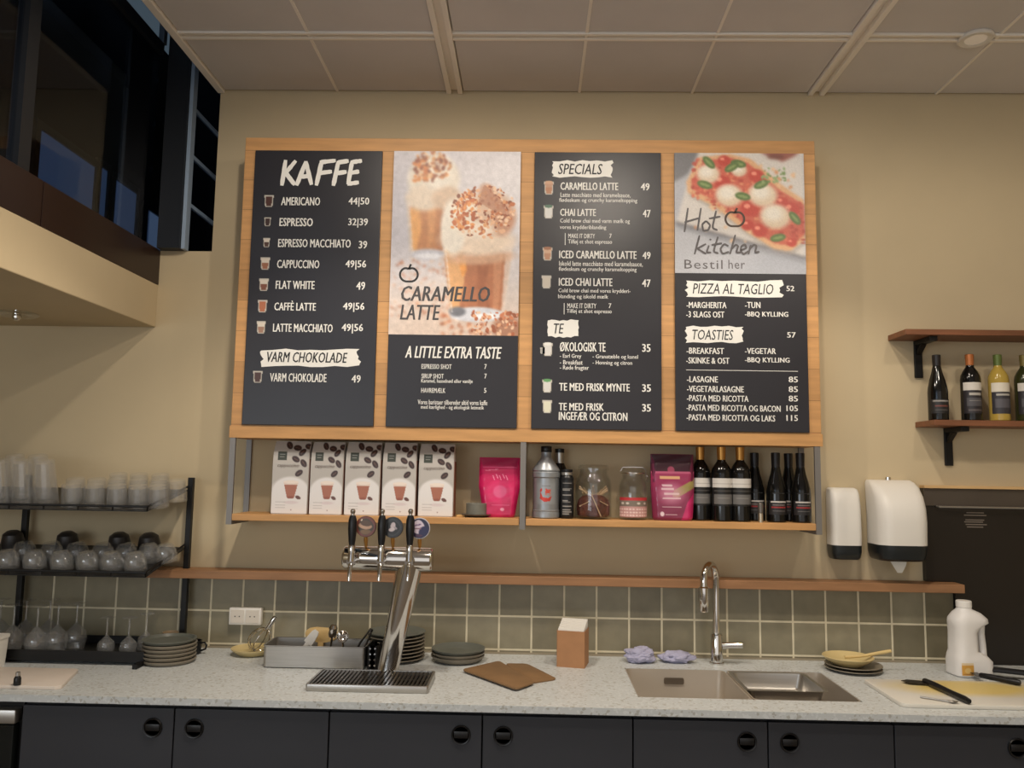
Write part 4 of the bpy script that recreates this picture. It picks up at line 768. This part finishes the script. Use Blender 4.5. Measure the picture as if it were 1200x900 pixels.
for i, px in enumerate((-18, 10, 42, 74, 104, 132, 160)): y = -.325; r.put((at(px, 662, y=y).x, y, z2(y)+.001), 'upturned glass cup in the front row of the middle rack shelf, %s from the left' % ORD[i], (TILT, 0, -.6+rng.uniform(-.3, .3)))
for i, px in enumerate((30, 62, 92, 122, 150, 176, 196)): y = -.22; r.put((at(px, 655, y=y).x, y, z2(y)+.001), 'upturned glass cup in the second row of the middle rack shelf, %s from the left' % ORD[i], (TILT, 0, -.6+rng.uniform(-.4, .4)))
r = Row(glass_thing('dark_bowl', [(.038, 0), (.0405, .0005), (.043, .03), (.036, .062), (.02, .074), (0, .076), (0, .072), (.019, .07), (.034, .058), (.040, .03), (.038, 0)], 'bowl', 'dark upturned bowls at the back of the middle rack shelf', mat('dark_bowl_glaze', (48, 44, 42), .35)))
for i, px in enumerate((15, 79, 140, 175)): y = -.1; r.put((at(px, 648, y=y).x, y, z2(y)+.001), 'dark upturned bowl at the back of the middle rack shelf, %s from the left' % ORD[i], (TILT, 0, 0))
def inv_wine(rm, rb, hb, hs, rf): # rim at z=0, bowl up, stem, foot on top
    H = hb+hs; return [(rm-.0015, 0), (rm, .0005), (rb, hb*.45), (rb*.85, hb*.75), (rb*.4, hb*.97), (.005, hb+.008), (.0038, hb+.02), (.0038, H-.012), (.008, H-.006), (rf, H-.001), (rf, H), (0, H), (0, H-.003), (.003, H-.01), (.0025, hb+.01), (rb*.35, hb*.94), (rb*.82, hb*.73), (rb-.0018, hb*.45), (rm-.0015, 0)]
ZT = .9205
r = Row(glass_thing('wine_glass', inv_wine(.031, .041, .095, .085, .034), 'glass', 'upturned wine glasses on the bottom rack tray'))
for i, (px, y) in enumerate(((-12, -.28), (14, -.27), (42, -.29), (66, -.25), (88, -.2), (28, -.16), (56, -.14), (-2, -.15))): r.put((at(px, 755, y=y).x, y, ZT), 'upturned wine glass on the bottom rack tray, %s row, %s from the left' % (('front' if i < 5 else 'back'), ORD[i if i < 5 else {7: 0, 5: 1, 6: 2}[i]]))
r = Row(glass_thing('small_stem_glass', inv_wine(.027, .032, .065, .075, .028), 'glass', 'small upturned stem glasses on the bottom rack tray'))
for i, px in enumerate((124, 150, 170)): r.put((at(px, 760, y=-.27 if i < 2 else -.18).x, -.27 if i < 2 else -.18, ZT), 'small upturned stem glass on the bottom rack tray, %s of three from the left' % ORD[i])

# ------------------------------------------------------------------ counter things, left
def plate_stack(cx, cy, n, R, h, label, group, mats_, z0=.9, prof=None):
    prof = prof or [(0, .002), (R*.6, .002), (R*.62, 0), (R*.66, 0), (R*.7, .003), (R, h*.95), (R-.001, h*1.15), (R-.004, h*1.15), (R*.7, .006), (0, .005)]
    protos = {}
    for k in range(n):
        mt = mats_[k if k < len(mats_) else -1] if k != n-1 else mats_[-1]; mt = mats_[0] if k < n-1 else mats_[-1]
        where = 'bottom of' if k == 0 else ('top of' if k == n-1 else '%s from the bottom of' % ORD[k]); lb = label % where
        if mt.name not in protos: o = part('plate', M().lathe(prof, 40), mt); protos[mt.name] = o
        else: o = protos[mt.name].copy(); COL.objects.link(o)
        tag(o, lb, 'plate', group); o.location = (cx+rng.uniform(-.0015, .0015), cy+rng.uniform(-.0015, .0015), z0+k*h)
pc = at(208, 770, z=.9)
plate_stack(pc.x, -.27, 6, .098, .0145, 'beige-grey plate, %s the stack beside the glass rack', 'plates stacked beside the glass rack', [CERAM, CERAMT], prof=[(0, .001), (.07, 0), (.09, .003), (.098, .012), (.098, .015), (.094, .0158), (.09, .0155), (.082, .006), (0, .005)])
t = thing('black_mug', 'black mug handle peeking out behind the plate stack by the rack', 'mug', (at(228, 768, y=-.13).x-.012, -.13, .9)); part('mug_body', M().lathe([(0, 0), (.03, 0), (.035, .004), (.036, .052), (.034, .052), (.033, .006), (0, .005)], 28), BLACKP, t)
part('handle', M().tube([(.034, 0, .042), (.05, 0, .044), (.058, 0, .034), (.054, 0, .02), (.034, 0, .012)], .004, 8), BLACKP, t)
t = tag(part('beige_tumbler', M().lathe([(0, 0), (.024, 0), (.026, .004), (.03, .085), (.028, .085), (.024, .006), (0, .005)], 28), mat('beige_stoneware', (150, 128, 100), .5, 0, .1, 20)), 'beige stoneware tumbler on counter between rack and plate stack', 'cup'); t.location = (at(176, 752, y=-.3).x+.006, -.14, .9)
t = tag(part('marble_board', M().loft([[(x, y, z) for x, y in [(-.34, -.13), (.17, -.13), (.185, -.115), (.12, .10), (.105, .11), (-.34, .11)]] for z in (0, .012)]), mat('pinkish_white_board', (216, 204, 192), .5, 0, .04, 6), bev=.002), 'pinkish white chopping board at the left end of the counter', 'cutting board'); t.location = (at(40, 797, z=.9).x-.03, -.56, .9)
t = thing('salt_shaker', 'tiny dark bottle standing on the pinkish white board', 'shaker', (at(20, 803, z=.912).x, at(20, 803, z=.912).y, .9125)); part('shaker_body', M().lathe([(0, 0), (.011, 0), (.012, .002), (.011, .022), (.007, .03), (0, .03)], 20), BLACKP, t); part('shaker_cap', M().lathe([(0, .03), (.0075, .03), (.007, .041), (0, .043)], 20), STEEL, t)
t = tag(part('white_tub', M().loft([[(x, y, z) for x, y in rrect(w, w*.8, .02)] for w, z in ((.13, 0), (.14, .1), (.146, .102), (.146, .112), (.13, .112))]), WHITEP), 'white plastic tub cut by the left edge of the photo', 'tub'); t.location = (at(8, 785, y=-.38).x-.073, -.42, .9)
t = thing('wall_socket', 'double white wall socket mounted on the tiles', 'socket', (-1.155, -.012, 1.032)); part('cover', M().box(-.066, .066, -.03, -.0005, -.034, .034, .004), WHITEP, t); part('insert', M().box(-.058, -.004, -.032, -.03, -.026, .026, .0008), mat('socket_cream', (214, 206, 194), .45), t, smooth=0); part('insert', M().box(.004, .058, -.032, -.03, -.026, .026, .0008), MATS['socket_cream'], t, smooth=0)
for xx in (-.031, .031):
    hb = M()
    for dx in (-.009, .009): hb.lathe([(0, 0), (.003, 0), (0, .0004)], 10, 0, 0, 0) if False else hb.box(xx+dx-.0022, xx+dx+.0022, -.0326, -.0318, -.0022, .0022)
    part('pin_holes', hb, BLACKP, t, smooth=0)
t = tag(part('yellow_dish', M().lathe([(0, 0), (.055, 0), (.06, .003), (.085, .022), (.086, .026), (.083, .026), (.058, .008), (0, .007)], 36), YELLOW), 'pale yellow dish on counter behind left end of the utensil pan', 'dish'); t.location = (at(292, 768, y=-.15).x+.004, -.115, .9)
# balloon whisk leaning on the wall
t = thing('whisk', 'steel balloon whisk standing in the yellow dish under the socket', 'whisk', (at(300, 757, y=-.1).x-.01, -.1, .912), (.12, .55, .2))
for k in range(5):
    an = k*PI/5; pts = []
    for i in range(21):
        s_ = i/20*PI*1.16-.25; rr = .034*math.sin(i/20*PI)**.8; zz = .115-.105*math.sin(i/20*PI)**.9 if False else None
        q = -1+2*i/20; rr = .036*math.copysign((1-abs(abs(q)*2-1)**2)**.5, q) if abs(q) > 1e-6 else 0; zz = .1*abs(q)**1.3+.002
        pts.append((rr*math.cos(an), rr*math.sin(an), zz))
    part('wire_loop', M().tube(pts, .0015, 6), CHROME, t)
t.scale = (1.2, 1.2, 1.0)
part('handle', M().lathe([(0, .098), (.006, .098), (.008, .105), (.008, .15), (.006, .156), (0, .158)], 16), CHROME, t)
# utensil pan
px0, px1 = -.985, -.60
t = thing('steel_pan', 'shallow rectangular steel pan of utensils left of beer tap', 'pan', ((px0+px1)/2, -.255, .9)); w, h = px1-px0, .16
part('pan_body', M().loft([[(x, y, z) for x, y in rrect(a_, b_, r_, 4)] for a_, b_, r_, z in ((w-.02, h-.02, .012, 0), (w-.008, h-.008, .012, .004), (w-.006, h-.006, .012, .078), (w, h, .014, .080), (w, h, .014, .082), (w-.012, h-.012, .01, .081), (w-.014, h-.014, .01, .008), (w-.03, h-.03, .01, .004))]), STEEL, t)
def util(name, label, loc, rot, cat): return thing(name, label, cat, loc, rot)
PZ = .907
t = util('white_spatula', 'white flat plastic spatula leaning out of the steel pan', (at(350, 752, y=-.26).x-.015, -.25, PZ), (.1, .62, 0), 'spatula')
part('blade', M().loft([[(x, y, z) for x, y in rrect(a_, .005, .002)] for a_, z in ((.036, .085), (.034, .11), (.028, .135), (.018, .145))]), WHITEP, t); part('handle', M().loft([[(x, y, z) for x, y in rrect(.018, .006, .002)] for z in (.002, .09)]), WHITEP, t)
t = tag(part('wooden_paddle', M().loft([[(x, y, z) for x, y in rrect(a_, .012, .005)] for a_, z in ((.02, 0), (.024, .06), (.085, .068), (.12, .078), (.13, .09), (.122, .102), (.095, .112), (.05, .117))]), mat('pale_paddle_wood', (208, 176, 118), .55, 0, .08, 20)), 'pale wooden paddle lying in the steel pan', 'paddle'); t.location = (at(374, 750, y=-.21).x, -.2, PZ); t.rotation_euler = (-.1, .05, 0)
t = util('steel_scoop', 'shiny steel scoop with round head in the middle of the steel pan', (at(386, 755, y=-.24).x, -.24, PZ), (0, .1, 0), 'scoop'); part('handle', M().tube([(0, 0, .003), (0, 0, .09)], .004, 8), CHROME, t); part('head', M().lathe([(0, .088), (.012, .09), (.017, .102), (.015, .116), (.017, .124), (.012, .136), (0, .14)], 20), CHROME, t)
t = util('steel_ladle', 'steel ladle with a tilted bowl in the right of the steel pan', (at(405, 755, y=-.24).x, -.24, PZ), (.1, -.15, .3), 'ladle'); part('handle', M().tube([(.0, 0, .003), (.0, 0, .1)], .0035, 8), CHROME, t); part('bowl', M().lathe([(0, .0), (.014, .003), (.022, .014), (.023, .022), (.0215, .022), (.012, .006), (0, .003)], 20).xf(Matrix.Translation((0, -.008, .092)) @ Matrix.Rotation(.9, 4, 'X')), CHROME, t)
t = util('black_tongs', 'dark tongs sticking out of the right end of the steel pan', (at(415, 755, y=-.22).x, -.22, PZ), (0, .5, 0), 'tongs')
for s_ in (-1, 1): part('arm', M().tube([(s_*.004, 0, .13), (s_*.012, 0, .07), (s_*.009, 0, .004)], [.003, .004, .005], 8), mat('dark_steel', (70, 66, 62), .35, .7), t)
part('hinge', M().lathe([(0, .126), (.008, .127), (.008, .136), (0, .137)], 14), MATS['dark_steel'], t)
t = thing('cutlery_holder', 'small black perforated holder between steel pan and beer tap', 'holder', (at(438, 780, y=-.3).x, -.29, .9)); part('holder_body', M().loft([[(x, y, z) for x, y in rrect(a_, .09, .008)] for a_, z in ((.036, 0), (.04, .004), (.04, .088), (.034, .088), (.034, .006))]), BLACKM, t)
hb = M()
for i in range(4):
    for j in (-.008, .008): hb.lathe([(0, -.0006), (.0035, -.0004), (.0035, .0)], 8).xf(Matrix.Identity(4)); 
hb = M()
for i in range(4):
    for j in (-.009, .009): q = M().lathe([(0, .0008), (.0038, .0008), (.0042, -.0008)], 10).xf(Matrix.Translation((j, -.045, .018+i*.02)) @ Matrix.Rotation(PI/2, 4, 'X')); hb.add(q.v, q.f)
part('studs', hb, CHROME, t)
# plate stacks behind the beer tap
plate_stack(at(463, 770, y=-.17).x, -.15, 8, .113, .0135, 'grey plate, %s the tall stack behind the beer tap', 'plates stacked behind the beer tap', [CERAM, CERAMT])
plate_stack(at(535, 770, y=-.18).x+.003, -.15, 3, .105, .013, 'olive-grey plate, %s the low stack right of the beer tap', 'plates stacked right of the beer tap', [CERAM, CERAMT], prof=[(0, .002), (.07, 0), (.09, .005), (.104, .02), (.105, .024), (.102, .024), (.088, .01), (.07, .006), (0, .006)])
# ------------------------------------------------------------------ beer tap
t = thing('beer_tap', 'chrome three-handle beer tap tower behind a drip tray', 'beer tap', (-.505, -.40, .9))
def P(px, py, y): q = at(px, py, y=y); return V3((q.x+.505, q.y+.40, q.z-.9))
c0, c1 = V3((0, 0, .012)), P(481, 660, -.455)
L = []; dirv = (c1-c0)
for k, (f, rx, ry) in enumerate(((0, .043, .04), (.03, .038, .036), (.3, .040, .037), (.6, .043, .040), (.85, .046, .042), (1.0, .046, .042))):
    c = c0+dirv*f; L.append([(c.x+rx*math.cos(2*PI*j/32), c.y+ry*math.sin(2*PI*j/32), c.z) for j in range(32)])
part('column', M().loft(L), CHROME, t); part('base_flange', M().lathe([(0, 0), (.058, 0), (.06, .003), (.058, .008), (.045, .013), (0, .013)], 36), CHROME, t)
yt = -.455
a0, a1 = P(403, 653, yt), P(507, 656, yt)
cb = M().lathe([(0, 0), (.036, 0), (.040, .004), (.042, .008), (.042, (a1-a0).length-.008), (.040, (a1-a0).length-.004), (.036, (a1-a0).length), (0, (a1-a0).length)], 40)
cb.xf(Matrix.Translation(a0) @ (a1-a0).to_track_quat('Z', 'Y').to_matrix().to_4x4()); part('crossbar', cb, CHROME, t)
def badge_art(k):
    a = Art(33, 33, -1, 1, -1, 1, ((112, 60, 52), (40, 42, 46), (34, 34, 66))[k])
    if k == 0: a.ell(0, 0, .86, .86, (66, 56, 44)); a.ell(-.05, -.1, .72, .36, (186, 150, 124), .15); a.ell(.05, -.35, .6, .3, (84, 62, 44), .1); a.ell(0, .55, .6, .25, (120, 92, 62)); a.ell(-.5, -.72, .12, .1, (222, 206, 180))
    if k == 1: a.ell(0, 0, .86, .86, (58, 62, 66)); a.ell(0, 0, .74, .74, (34, 36, 40)); a.ell(.05, -.2, .25, .35, (190, 176, 180), .3); a.ell(-.05, .2, .35, .2, (200, 188, 190), -.3); a.ell(.3, .05, .2, .12, (160, 150, 156), .6)
    if k == 2: a.ell(-.2, -.15, .72, .72, (206, 192, 206)); a.ell(.45, .35, .5, .6, (34, 34, 76), .5); a.line((-.5, -.3), (.1, -.4), .14, (120, 90, 130)); a.line((-.45, .05), (.1, 0), .14, (140, 100, 120)); a.ell(-.1, .75, .5, .14, (70, 40, 70))
    return a
for k, (hx, bx, by) in enumerate(((412, 429, 617), (446.7, 460.5, 618), (480, 492, 619))):
    hb = P(hx, 646, -.515); ht = P(hx, 604, -.515); hh = ht.z-hb.z
    f = M().tube([(hb.x, hb.y+.018, hb.z-.035), (hb.x, hb.y-.012, hb.z-.037)], [.017, .015], 18); f.tube([(hb.x, hb.y-.006, hb.z-.036), (hb.x, hb.y, hb.z)], [.013, .011], 16); f.tube([(hb.x, hb.y+.002, hb.z-.036), (hb.x, hb.y-.02, hb.z-.06), (hb.x, hb.y-.024, hb.z-.10)], [.009, .008, .0065], 14)
    part('faucet', f, CHROME, t)
    h_ = part('tap_handle', M().lathe([(0, 0), (.010, 0), (.011, .004), (.010, hh*.16), (.0125, hh*.3), (.0155, hh*.62), (.0145, hh*.88), (.010, hh), (0, hh)], 24), BLACKP, t, loc=hb)
    part('ball', M().lathe([(0, hh), (.006, hh), (.0065, hh+.006), (.0065, hh+.007), (.009, hh+.012), (.009, hh+.018), (.005, hh+.023), (0, hh+.024)], 18), CHROME, h_); part('ferrule', M().lathe([(.0102, -.002), (.0125, 0), (.0125, .018), (.0105, .022)], 20), CHROME, h_)
    bc = P(bx, by, -.485); R_ = .0365
    d = M().lathe([(0, 0), (R_, 0), (R_+.001, .002), (R_, .008), (0, .008)], 36).xf(Matrix.Rotation(PI/2, 4, 'X')); dd = part('badge', d, mat('badge_rim_%s' % ('brown', 'black', 'white')[k], ((92, 56, 46), (44, 46, 50), (190, 184, 190))[k], .4), t, loc=bc)
    badge_art(k).part('emblem', lambda u, v: ((R_-.002)*(2*u-1)*math.sqrt(max(0, 1-(2*v-1)**2/2)), -.0085, (R_-.002)*(1-2*v)*math.sqrt(max(0, 1-(2*u-1)**2/2))), FOIL, dd)
    part('badge_stem', M().tube([(0, .002, -R_), (0, .004, -R_-.012), (0, .012, a0.z-bc.z+.04)], [.006, .0075, .005], 12), GOLD if k < 3 else CHROME, dd)
t = thing('drip_tray', 'low steel drip tray with a dark slotted grille in front of beer tap', 'drip tray', (-.534, -.53, .9)); w, h = .408, .215
part('tray_body', M().loft([[(x, y, z) for x, y in rrect(a_, b_, .006, 3)] for a_, b_, z in ((w-.004, h-.004, 0), (w, h, .003), (w, h, .022), (w-.002, h-.002, .024), (w-.016, h-.016, .024), (w-.018, h-.018, .010))]), STEEL, t)
g = M()
for k in range(28): xx = -.189+k*.378/27; g.box(xx-.0035, xx+.0035, -.097, .097, .018, .0225)
for yy in (-.06, 0, .06): g.box(-.193, .193, yy-.003, yy+.003, .015, .018)
part('grille', g, mat('dark_grille_steel', (96, 90, 84), .3, .8), t, smooth=0)
part('pan_floor', M().box(-.193, .193, -.096, .096, .0105, .0115), mat('wet_dark_pan', (34, 30, 28), .2), t, smooth=0)

# ------------------------------------------------------------------ counter things, middle and right
BRB = mat('brown_serving_board', (132, 102, 70), .6, 0, .12, 9)
def slab(px, z, th, label):
    pts = [at(u, v, z=z+th) for u, v in px]; c = sum(pts, V3())/4; q = [(p.x-c.x, p.y-c.y) for p in pts]; out = []
    for i in range(4):
        p, a_, b_ = V3((*q[i], 0)), V3((*q[i-1], 0)), V3((*q[(i+1) % 4], 0)); da, db = (a_-p).normalized()*.02, (b_-p).normalized()*.02
        for s_ in (0, .33, .67, 1): A = p+da*(1-s_)**2+db*s_**2; out.append((A.x, A.y))
    return tag(part('serving_board', M().prism(out, th), BRB, loc=(c.x, c.y, z), bev=.0015), label, 'serving board', 'thin brown serving boards on the counter')
slab(((592, 777), (618, 777.5), (653, 795), (622, 800)), .9, .006, 'thin brown serving board, the one partly underneath, nearer the kraft box')
slab(((541, 784), (585, 774), (627, 799), (605, 807)), .9062, .006, 'thin brown serving board lying on top, nearer the beer tap')
t = thing('napkin_box', 'brown kraft box of white napkins standing against the tiles', 'napkin box', (.172, -.175, .9), (0, 0, -.22)); w, d, h = .108, .105, .135
part('kraft_box', M().loft([[(x, y, z) for x, y in rrect(a_, b_, .003, 2)] for a_, b_, z in ((w, d, 0), (w, d, h), (w-.004, d-.004, h), (w-.004, d-.004, .004))]), KRAFT, t, smooth=0)
mm = M()
for k in range(14): mm.box(-w/2+.004, w/2-.004, -d/2+.004+k*.0069, -d/2+.0095+k*.0069, .005, h+.004+.002*k+.001*(k % 3))
part('napkins', mm, PAPER, t, smooth=0)
def cloth(label, px, w, d, h, sd):
    bm = bmesh.new(); bmesh.ops.create_icosphere(bm, subdivisions=5, radius=1); r_ = random.Random(sd); from mathutils import noise
    for v in bm.verts:
        p = v.co.copy(); k = .5*noise.noise(p*1.6+V3((sd, 0, 0)))+.28*abs(noise.noise(p*3.5+V3((0, sd, 0))))+.10*abs(noise.noise(p*8+V3((0, 0, sd)))); p *= .82+k*.6
        v.co = V3((p.x*w/2, p.y*d/2, max(0, (p.z*.5+.42))*h))
    mm = M(); mm.add([v.co for v in bm.verts], [[v.index for v in f.verts] for f in bm.faces]); bm.free()
    o = tag(part('cleaning_cloth', mm, mat('lavender_cloth', (172, 171, 196), .9, 0, .06, 40, .2), smooth=80), label, 'cloth', 'crumpled cloths behind the sink'); q = at(px[0], px[1], z=.9); o.location = (q.x, q.y, .9)
cloth('crumpled lavender cloth behind left sink basin, the left and taller one', (749, 776), .145, .10, .068, 3)
cloth('crumpled lavender cloth between the taller cloth and the tap', (793, 776), .15, .085, .05, 8)
t = thing('kitchen_tap', 'chrome gooseneck kitchen tap behind the double sink', 'tap', (.738, -.11, .9))
part('base', M().lathe([(0, 0), (.028, 0), (.028, .006), (.024, .009), (.024, .11), (.021, .116), (0, .116)], 28), CHROME, t)
pts = [(0, 0, .1), (0, 0, .25), (0, 0, .325)]; D_ = V3((-.56, -.83, 0)).normalized(); R_ = .062
for k in range(1, 13): a_ = PI*k/12; pts.append(tuple(V3((0, 0, .325))+D_*R_*(1-math.cos(a_))+V3((0, 0, R_*math.sin(a_)))))
e_ = V3(pts[-1]); pts.append(tuple(e_+V3((0, 0, -.02))))
part('spout', M().tube(pts, .014, 14), CHROME, t)
part('spray_head', M().tube([e_+V3((0, 0, -.015)), e_+V3((0, 0, -.02)), e_+V3((0, 0, -.06)), e_+V3((0, 0, -.105)), e_+V3((0, 0, -.11))], [.015, .021, .021, .0175, .015], 18), CHROME, t)
part('lever', M().tube([(.02, -.004, .07), (.05, -.006, .073), (.098, -.012, .075)], [.014, .012, .0115], 16), CHROME, t)
# plates and yellow bowl right of the sink
plate_stack(1.245, -.17, 2, .105, .012, 'dark grey plate, %s the pair under the yellow bowl', 'plates under the yellow bowl', [CERAM, CERAM])
t = tag(part('yellow_bowl', M().lathe([(0, 0), (.045, 0), (.05, .002), (.085, .024), (.094, .034), (.092, .036), (.082, .028), (.046, .007), (0, .006)], 40), YELLOW), 'shallow pale yellow bowl on two grey plates right of the sink', 'bowl'); t.location = (1.225, -.17, .9+.0145+.004)
t = tag(part('wooden_spoon', M().tube([(-.06, 0, .03), (0, 0, .035), (.09, -.0, .052), (.115, 0, .057)], [.006, .005, .007, .006], 10), mat('pale_spoon', (214, 188, 130), .5)), 'pale yellow spoon handle resting across the yellow bowl', 'spoon'); t.location = (1.27, -.18, .9205)
cbm = mat('stained_cutting_board', (226, 220, 206), .5); nt = cbm.node_tree; bs_ = nt.nodes['Principled BSDF']; tc = nt.nodes.new('ShaderNodeTexCoord'); gm = nt.nodes.new('ShaderNodeMapping'); gm.inputs['Scale'].default_value = (3.6, 8.5, 1); gm.inputs['Location'].default_value = (-.05, -.5, 0)
nz = nt.nodes.new('ShaderNodeTexNoise'); nz.inputs['Scale'].default_value = 5; ln_ = nt.nodes.new('ShaderNodeVectorMath'); ln_.operation = 'LENGTH'; ad = nt.nodes.new('ShaderNodeMath'); ad.operation = 'ADD'; rp = nt.nodes.new('ShaderNodeValToRGB')
rp.color_ramp.elements[0].position = .48; rp.color_ramp.elements[0].color = (*lin((224, 200, 124)), 1); rp.color_ramp.elements[1].position = 1.35/1.6; rp.color_ramp.elements[1].color = (*lin((214, 210, 200)), 1)
nt.links.new(tc.outputs['Object'], gm.inputs[0]); nt.links.new(gm.outputs[0], ln_.inputs[0]); nt.links.new(tc.outputs['Object'], nz.inputs['Vector']); nt.links.new(ln_.outputs['Value'], ad.inputs[0])
m2 = nt.nodes.new('ShaderNodeMath'); m2.operation = 'MULTIPLY'; m2.inputs[1].default_value = .4; nt.links.new(nz.outputs[0], m2.inputs[0]); nt.links.new(m2.outputs[0], ad.inputs[1]); m3 = nt.nodes.new('ShaderNodeMath'); m3.operation = 'MULTIPLY'; m3.inputs[1].default_value = .62; nt.links.new(ad.outputs[0], m3.inputs[0]); nt.links.new(m3.outputs[0], rp.inputs[0]); nt.links.new(rp.outputs[0], bs_.inputs['Base Color'])
t = tag(part('cutting_board', M().loft([[(x, y, z) for x, y in rrect(.62, .32, .025, 5)] for z in (0, .014)]), cbm, bev=.003), 'large white cutting board stained yellow in the middle, right of the sink', 'cutting board'); t.location = (1.515, -.515, .9)
ZB = .9145
def knife(label, p0, p1, p2, blw, zoff=0):
    a_, b_, c_ = (at(*q, z=ZB) for q in (p0, p1, p2)); c = b_; t = thing('kitchen_knife', label, 'knife', (c.x, c.y, ZB+zoff)); d = (a_-b_); dh = (c_-b_)
    n = V3((-d.y, d.x, 0)).normalized()*blw/2; n2 = n*.9
    if n.y > 0: n2 = n2
    bl = [(-n*.7), (d*.7-n*.9), d, (d*.75+n), (n)]
    part('blade', M().loft([[(q.x, q.y, z) for q in bl] for z in (.006, .008)]), mat('dark_blade', (66, 62, 58), .3, .8), t, smooth=0)
    part('handle', M().tube([V3((0, 0, .0112))+dh*f for f in (-.04, 0, .25, .6, .9, 1)], [.0075, .0095, .011, .0095, .011, .008], 12), BLACKP, t)
knife('knife with a broad dark blade lying on the yellow-stained cutting board', (1056, 800), (1085, 802), (1136, 826), .05)
knife('black-handled knife lying at the right of the cutting board', (1128, 783), (1150, 795), (1196, 804), .03)
t = thing('black_tongs', 'black-handled tongs at the right edge behind the second knife', 'tongs', (at(1190, 792, z=ZB).x, at(1190, 792, z=ZB).y, ZB+.001))
part('arm', M().tube([(-.14, .05, .008), (-.05, .02, .012), (.06, -.01, .009)], [.006, .008, .009], 10), BLACKP, t); part('arm', M().tube([(-.13, .085, .008), (-.04, .045, .012), (.06, .0, .009)], [.006, .008, .009], 10), BLACKP, t)
t = tag(part('teaspoon', M().tube([(-.05, .035, .004), (0, 0, .004), (.03, -.02, .003)], [.003, .003, .007], 10).loft([[(.03+.016*math.cos(a_)*s_, -.02+.011*math.sin(a_)*s_, .002+z) for a_ in np.linspace(0, 2*PI, 17)[:-1]] for s_, z in ((.5, 0), (1, .004), (.9, .005), (.4, .002))]), STEEL), 'small steel teaspoon at the front edge of the cutting board', 'teaspoon'); q = at(1112, 829, z=ZB); t.location = (1.345, -.64, ZB-.0002)
# white jug
q = at(1137, 790, y=-.2)
t = thing('white_jug', 'large white plastic jug with a moulded handle at right end of counter', 'jug', (1.668, -.2, .9), (0, .0, .1))
L = [[(x+ox, y, z) for x, y in rrect(w_, d_, r_, 5)] for w_, d_, r_, z, ox in ((.135, .10, .03, 0, .0), (.148, .112, .035, .006, .0), (.148, .112, .035, .055, .0), (.128, .104, .035, .075, -.008), (.090, .10, .035, .09, -.022), (.086, .10, .035, .16, -.022), (.10, .10, .035, .178, -.016), (.140, .104, .045, .195, .0), (.138, .10, .045, .21, .0), (.10, .085, .04, .23, -.004), (.056, .056, .027, .243, -.012), (.05, .05, .024, .25, -.012))]
part('jug_body', M().loft(L), mat('white_jug_plastic', (226, 224, 222), .4), t)
part('handle', M().loft([[(.052+ox+x, y, z) for x, y in rrect(.026, .034, .012, 4)] for z, ox in ((.05, .0), (.07, .002), (.11, .0), (.15, -.004), (.18, -.002), (.2, -.004))]), MATS['white_jug_plastic'], t)
part('cap', M().lathe([(0, .25), (.026, .25), (.0275, .252), (.0275, .272), (.025, .275), (0, .275)], 28, -.012, 0), mat('white_cap', (232, 230, 226), .4), t)
a = Art(30, 36, 0, 30, 0, 36, (214, 160, 74)); a.rect(0, 30, 0, 7, (226, 206, 170)); a.ell(15, 22, 8, 8, (226, 190, 120)); a.rect(4, 26, 31, 33, (160, 110, 60)); a.part('label', lambda u, v: (-.064+.045*u, -.0568+.012*max(0, .35-u)**1.5, .01+.045*(1-v)), LABEL, t)

# ------------------------------------------------------------------ lamps
for (cx_, cy_, lb) in ((1.65, -.47, 'round recessed ceiling lamp near the right end of the ceiling'),):
    t = thing('ceiling_downlight', lb, 'ceiling lamp', (cx_, cy_, CZ)); part('trim_ring', M().lathe([(.05, -.002), (.085, -.001), (.088, -.009), (.08, -.014), (.055, -.012), (.05, -.006)], 36), mat('lamp_white', (226, 222, 214), .3), t); part('lens', M().lathe([(0, -.010), (.05, -.007), (.054, -.011), (0, -.013)], 32), mat('dim_lens', (226, 214, 196), .3, emit=.12), t); t.scale = (.72, .72, 1)
t = thing('soffit_spotlight', 'small glassy spotlight under the plaster bulkhead at far left', 'ceiling lamp', (-2.03, -.3, 2.226)); part('trim_ring', M().lathe([(.035, -.0005), (.075, -.0005), (.078, -.006), (.07, -.012), (.04, -.01)], 32), GLASS, t); part('bulb', M().lathe([(0, -.0005), (.014, -.0005), (.017, -.015), (.012, -.028), (0, -.034)], 20), CHROME, t)
